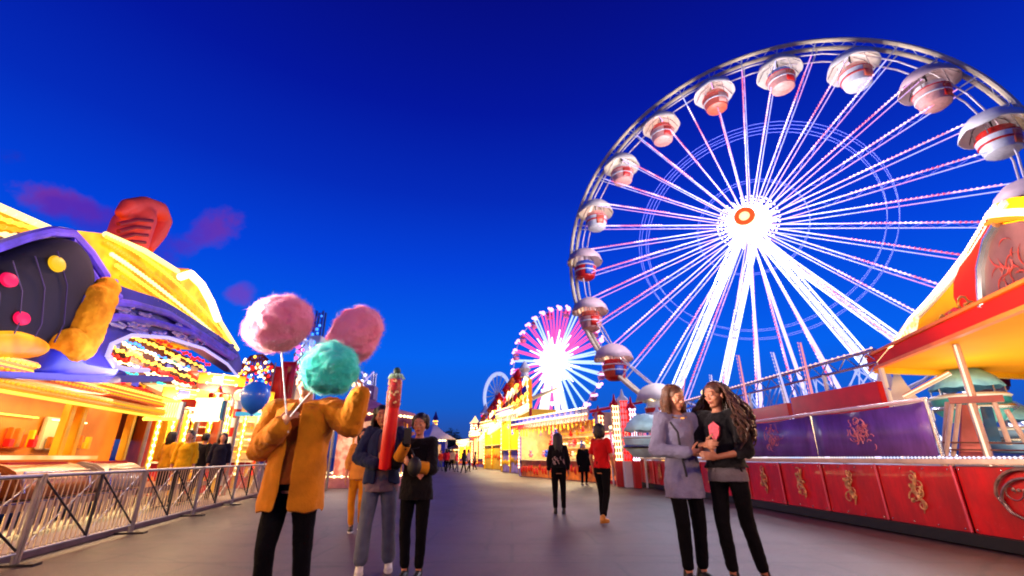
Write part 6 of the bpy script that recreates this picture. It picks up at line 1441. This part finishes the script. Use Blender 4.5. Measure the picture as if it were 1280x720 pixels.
# --- middle distance -------------------------------------------------
p = place(700, 642)
T, g_ = person('woman with long black hair seen from behind in a black top with pale print', p, PI, 1.56, dict(anL=(-.09, .02, .08), elL=(-.22, -.02, 1.16), elR=(.22, -.02, 1.16)), dict(pants=blackcloth, top=(cloth('black_top', (.06, .05, .055)), .98, .9, .02), shoes=shoe_b, sole=shoe_b, hair=('long', hair_dark, .42, .02, .004)), lod=1)
m = MB(); rnd = random.Random(5)
for i in range(12):
    x_ = rnd.uniform(-.12, .12); z_ = rnd.uniform(.92, 1.03); m.tube([V((x_, .145, z_)), V((x_ + .03, .15, z_ + .05)), V((x_ + .01, .147, z_ + .07))], .007, 5)
m.build('printed_pattern', mat('print_pale', (.75, .62, .58), .7), T, local=True)
p = place(757, 654)
T, g_ = person('walker with long dark hair in a red top, tight black trousers and gold shoes', p, 2.35, 1.66, dict(knL=(-.10, .05, .50), anL=(-.16, .28, .12), knR=(.08, -.06, .50), anR=(.07, -.02, .08), elL=(-.23, .0, 1.15), wrL=(-.20, -.1, .93)), dict(pants=blackcloth, top=(cloth('scarlet_top', (.80, .07, .08)), .94, .35, .012), shoes=shoe_g, sole=shoe_g, hair=('long', hair_dark, .16, .015, .004)), lod=1)
p = place(731, 607)
person('standing figure in a light blue hood and wide black coat near the corner stall', p, .2, 1.62, dict(), dict(pants=blackcloth, top=(blackcloth, .55, 1.0, .07), topname='coat', shoes=shoe_b, hair=('long', mat('hood_blue', (.40, .55, .75), .8), .10, .02, .0)), lod=2)
# people behind the barrier at the stands
for i, (px, Y, yw, tc_, pc_, lab) in enumerate(((231, 11.6, .4, (.90, .68, .05), (.06, .05, .06), 'person in a bright yellow vest and black trousers standing behind the barrier'),
                                       (209, 12.0, 2.8, (.85, .62, .10), (.10, .08, .10), 'person in a dull yellow top queueing at the cream roofed stand'),
                                       (252, 13.0, 3.0, (.10, .08, .10), (.08, .07, .09), 'person all in black facing the red roofed stand'),
                                       (274, 12.6, .5, (.10, .09, .16), (.12, .10, .12), 'person in a dark navy top beside the striped column'))):
    p = V((at(px, 572, Y).x, Y, 0)); person(lab, p, yw, 1.68, dict(), dict(pants=cloth('tr%d' % i, pc_), top=(cloth('tp%d' % i, tc_), .86, .8, .02), shoes=shoe_b, hair=('short' if i % 2 == 0 else 'long', hair_dark, .2, .02, .003)), lod=1, group='people behind the barrier')
# crowd
cr_ = [(543, 39, (.25, .12, .10), 0, 'in rust at the left end of the far crowd'), (551, 41, (.80, .20, .10), 1, 'in orange red second from the left in the far crowd'), (558, 37, (.80, .08, .18), 2, 'in crimson in the middle of the far crowd'), (565, 42, (.70, .55, .50), 0, 'in beige between the two crimson tops'), (571, 38, (.82, .12, .25), 1, 'in pinkish crimson right of the middle of the far crowd'),
       (580, 36, (.10, .10, .18), 2, 'in dark navy near the right end of the far crowd'), (586, 40, (.60, .50, .62), 0, 'in pale lilac at the right end of the far crowd'), (536, 44, (.15, .20, .50), 1, 'in blue farthest left in the crowd'), (594, 46, (.75, .60, .40), 2, 'in tan close to the small far stall'), (562, 52, (.20, .12, .18), 0, 'in plum farthest back in the crowd')]
for i, (px, Y, c_, k, lab) in enumerate(cr_):
    p = V((at(px, 572, Y).x, Y, 0)); st = (-1) ** i * .10
    person('small distant person ' + lab, p, [0, .6, PI][k] + i * .2, 1.6 + .05 * (i % 4), dict(knL=(-.09, -.05 - st, .5), anL=(-.09, -st * 1.6, .08), anR=(.09, st * 1.8, .08)), dict(pants=[blackcloth, jean, blackcloth][k], top=(cloth('crowd%d' % i, c_), .90, .7, .03), shoes=shoe_b, hair=(['long', 'short', 'long'][k], hair_dark, .2, .015, .002)), lod=2, group='far crowd on the midway')
# balloon
c = at(319, 495, 5.6); T = thing('balloon', 'blue balloon floating on a string above the barrier', 'balloon', (c.x, c.y, c.z - .2))
m = MB(); m.lathe([(0, .175), (.08, .16), (.14, .10), (.165, .02), (.15, -.07), (.10, -.15), (.03, -.205), (.012, -.215), (.022, -.235)], c, 28); m.build('skin', mat('balloon_blue', (.16, .50, 1.), .3, 0, .04, 2, 0, coat=.3, sss=.2), T, angle=80)
m = MB(); f_ = V((c.x - .05, c.y + .15, .9)); m.tube([c + V((0, 0, -.22)), c + V((.02, .02, -.5)), f_], .002, 4); m.build('string', whitepaint, T)
# overhead cable with small festoon lamps from the left stands to the pavilion
sc.view_settings.view_transform = 'Standard'; sc.view_settings.look = 'None'; sc.view_settings.exposure = 0; sc.view_settings.gamma = 1
sc.render.engine = 'CYCLES'; cy_ = sc.cycles
cy_.use_denoising = True
try: cy_.denoiser = 'OPENIMAGEDENOISE'
except Exception: pass
cy_.max_bounces = 6; cy_.diffuse_bounces = 3; cy_.glossy_bounces = 3; cy_.transmission_bounces = 3; cy_.sample_clamp_indirect = 4; cy_.use_light_tree = True
cy_.filter_width = 1.9
cy_.caustics_reflective = False; cy_.caustics_refractive = False
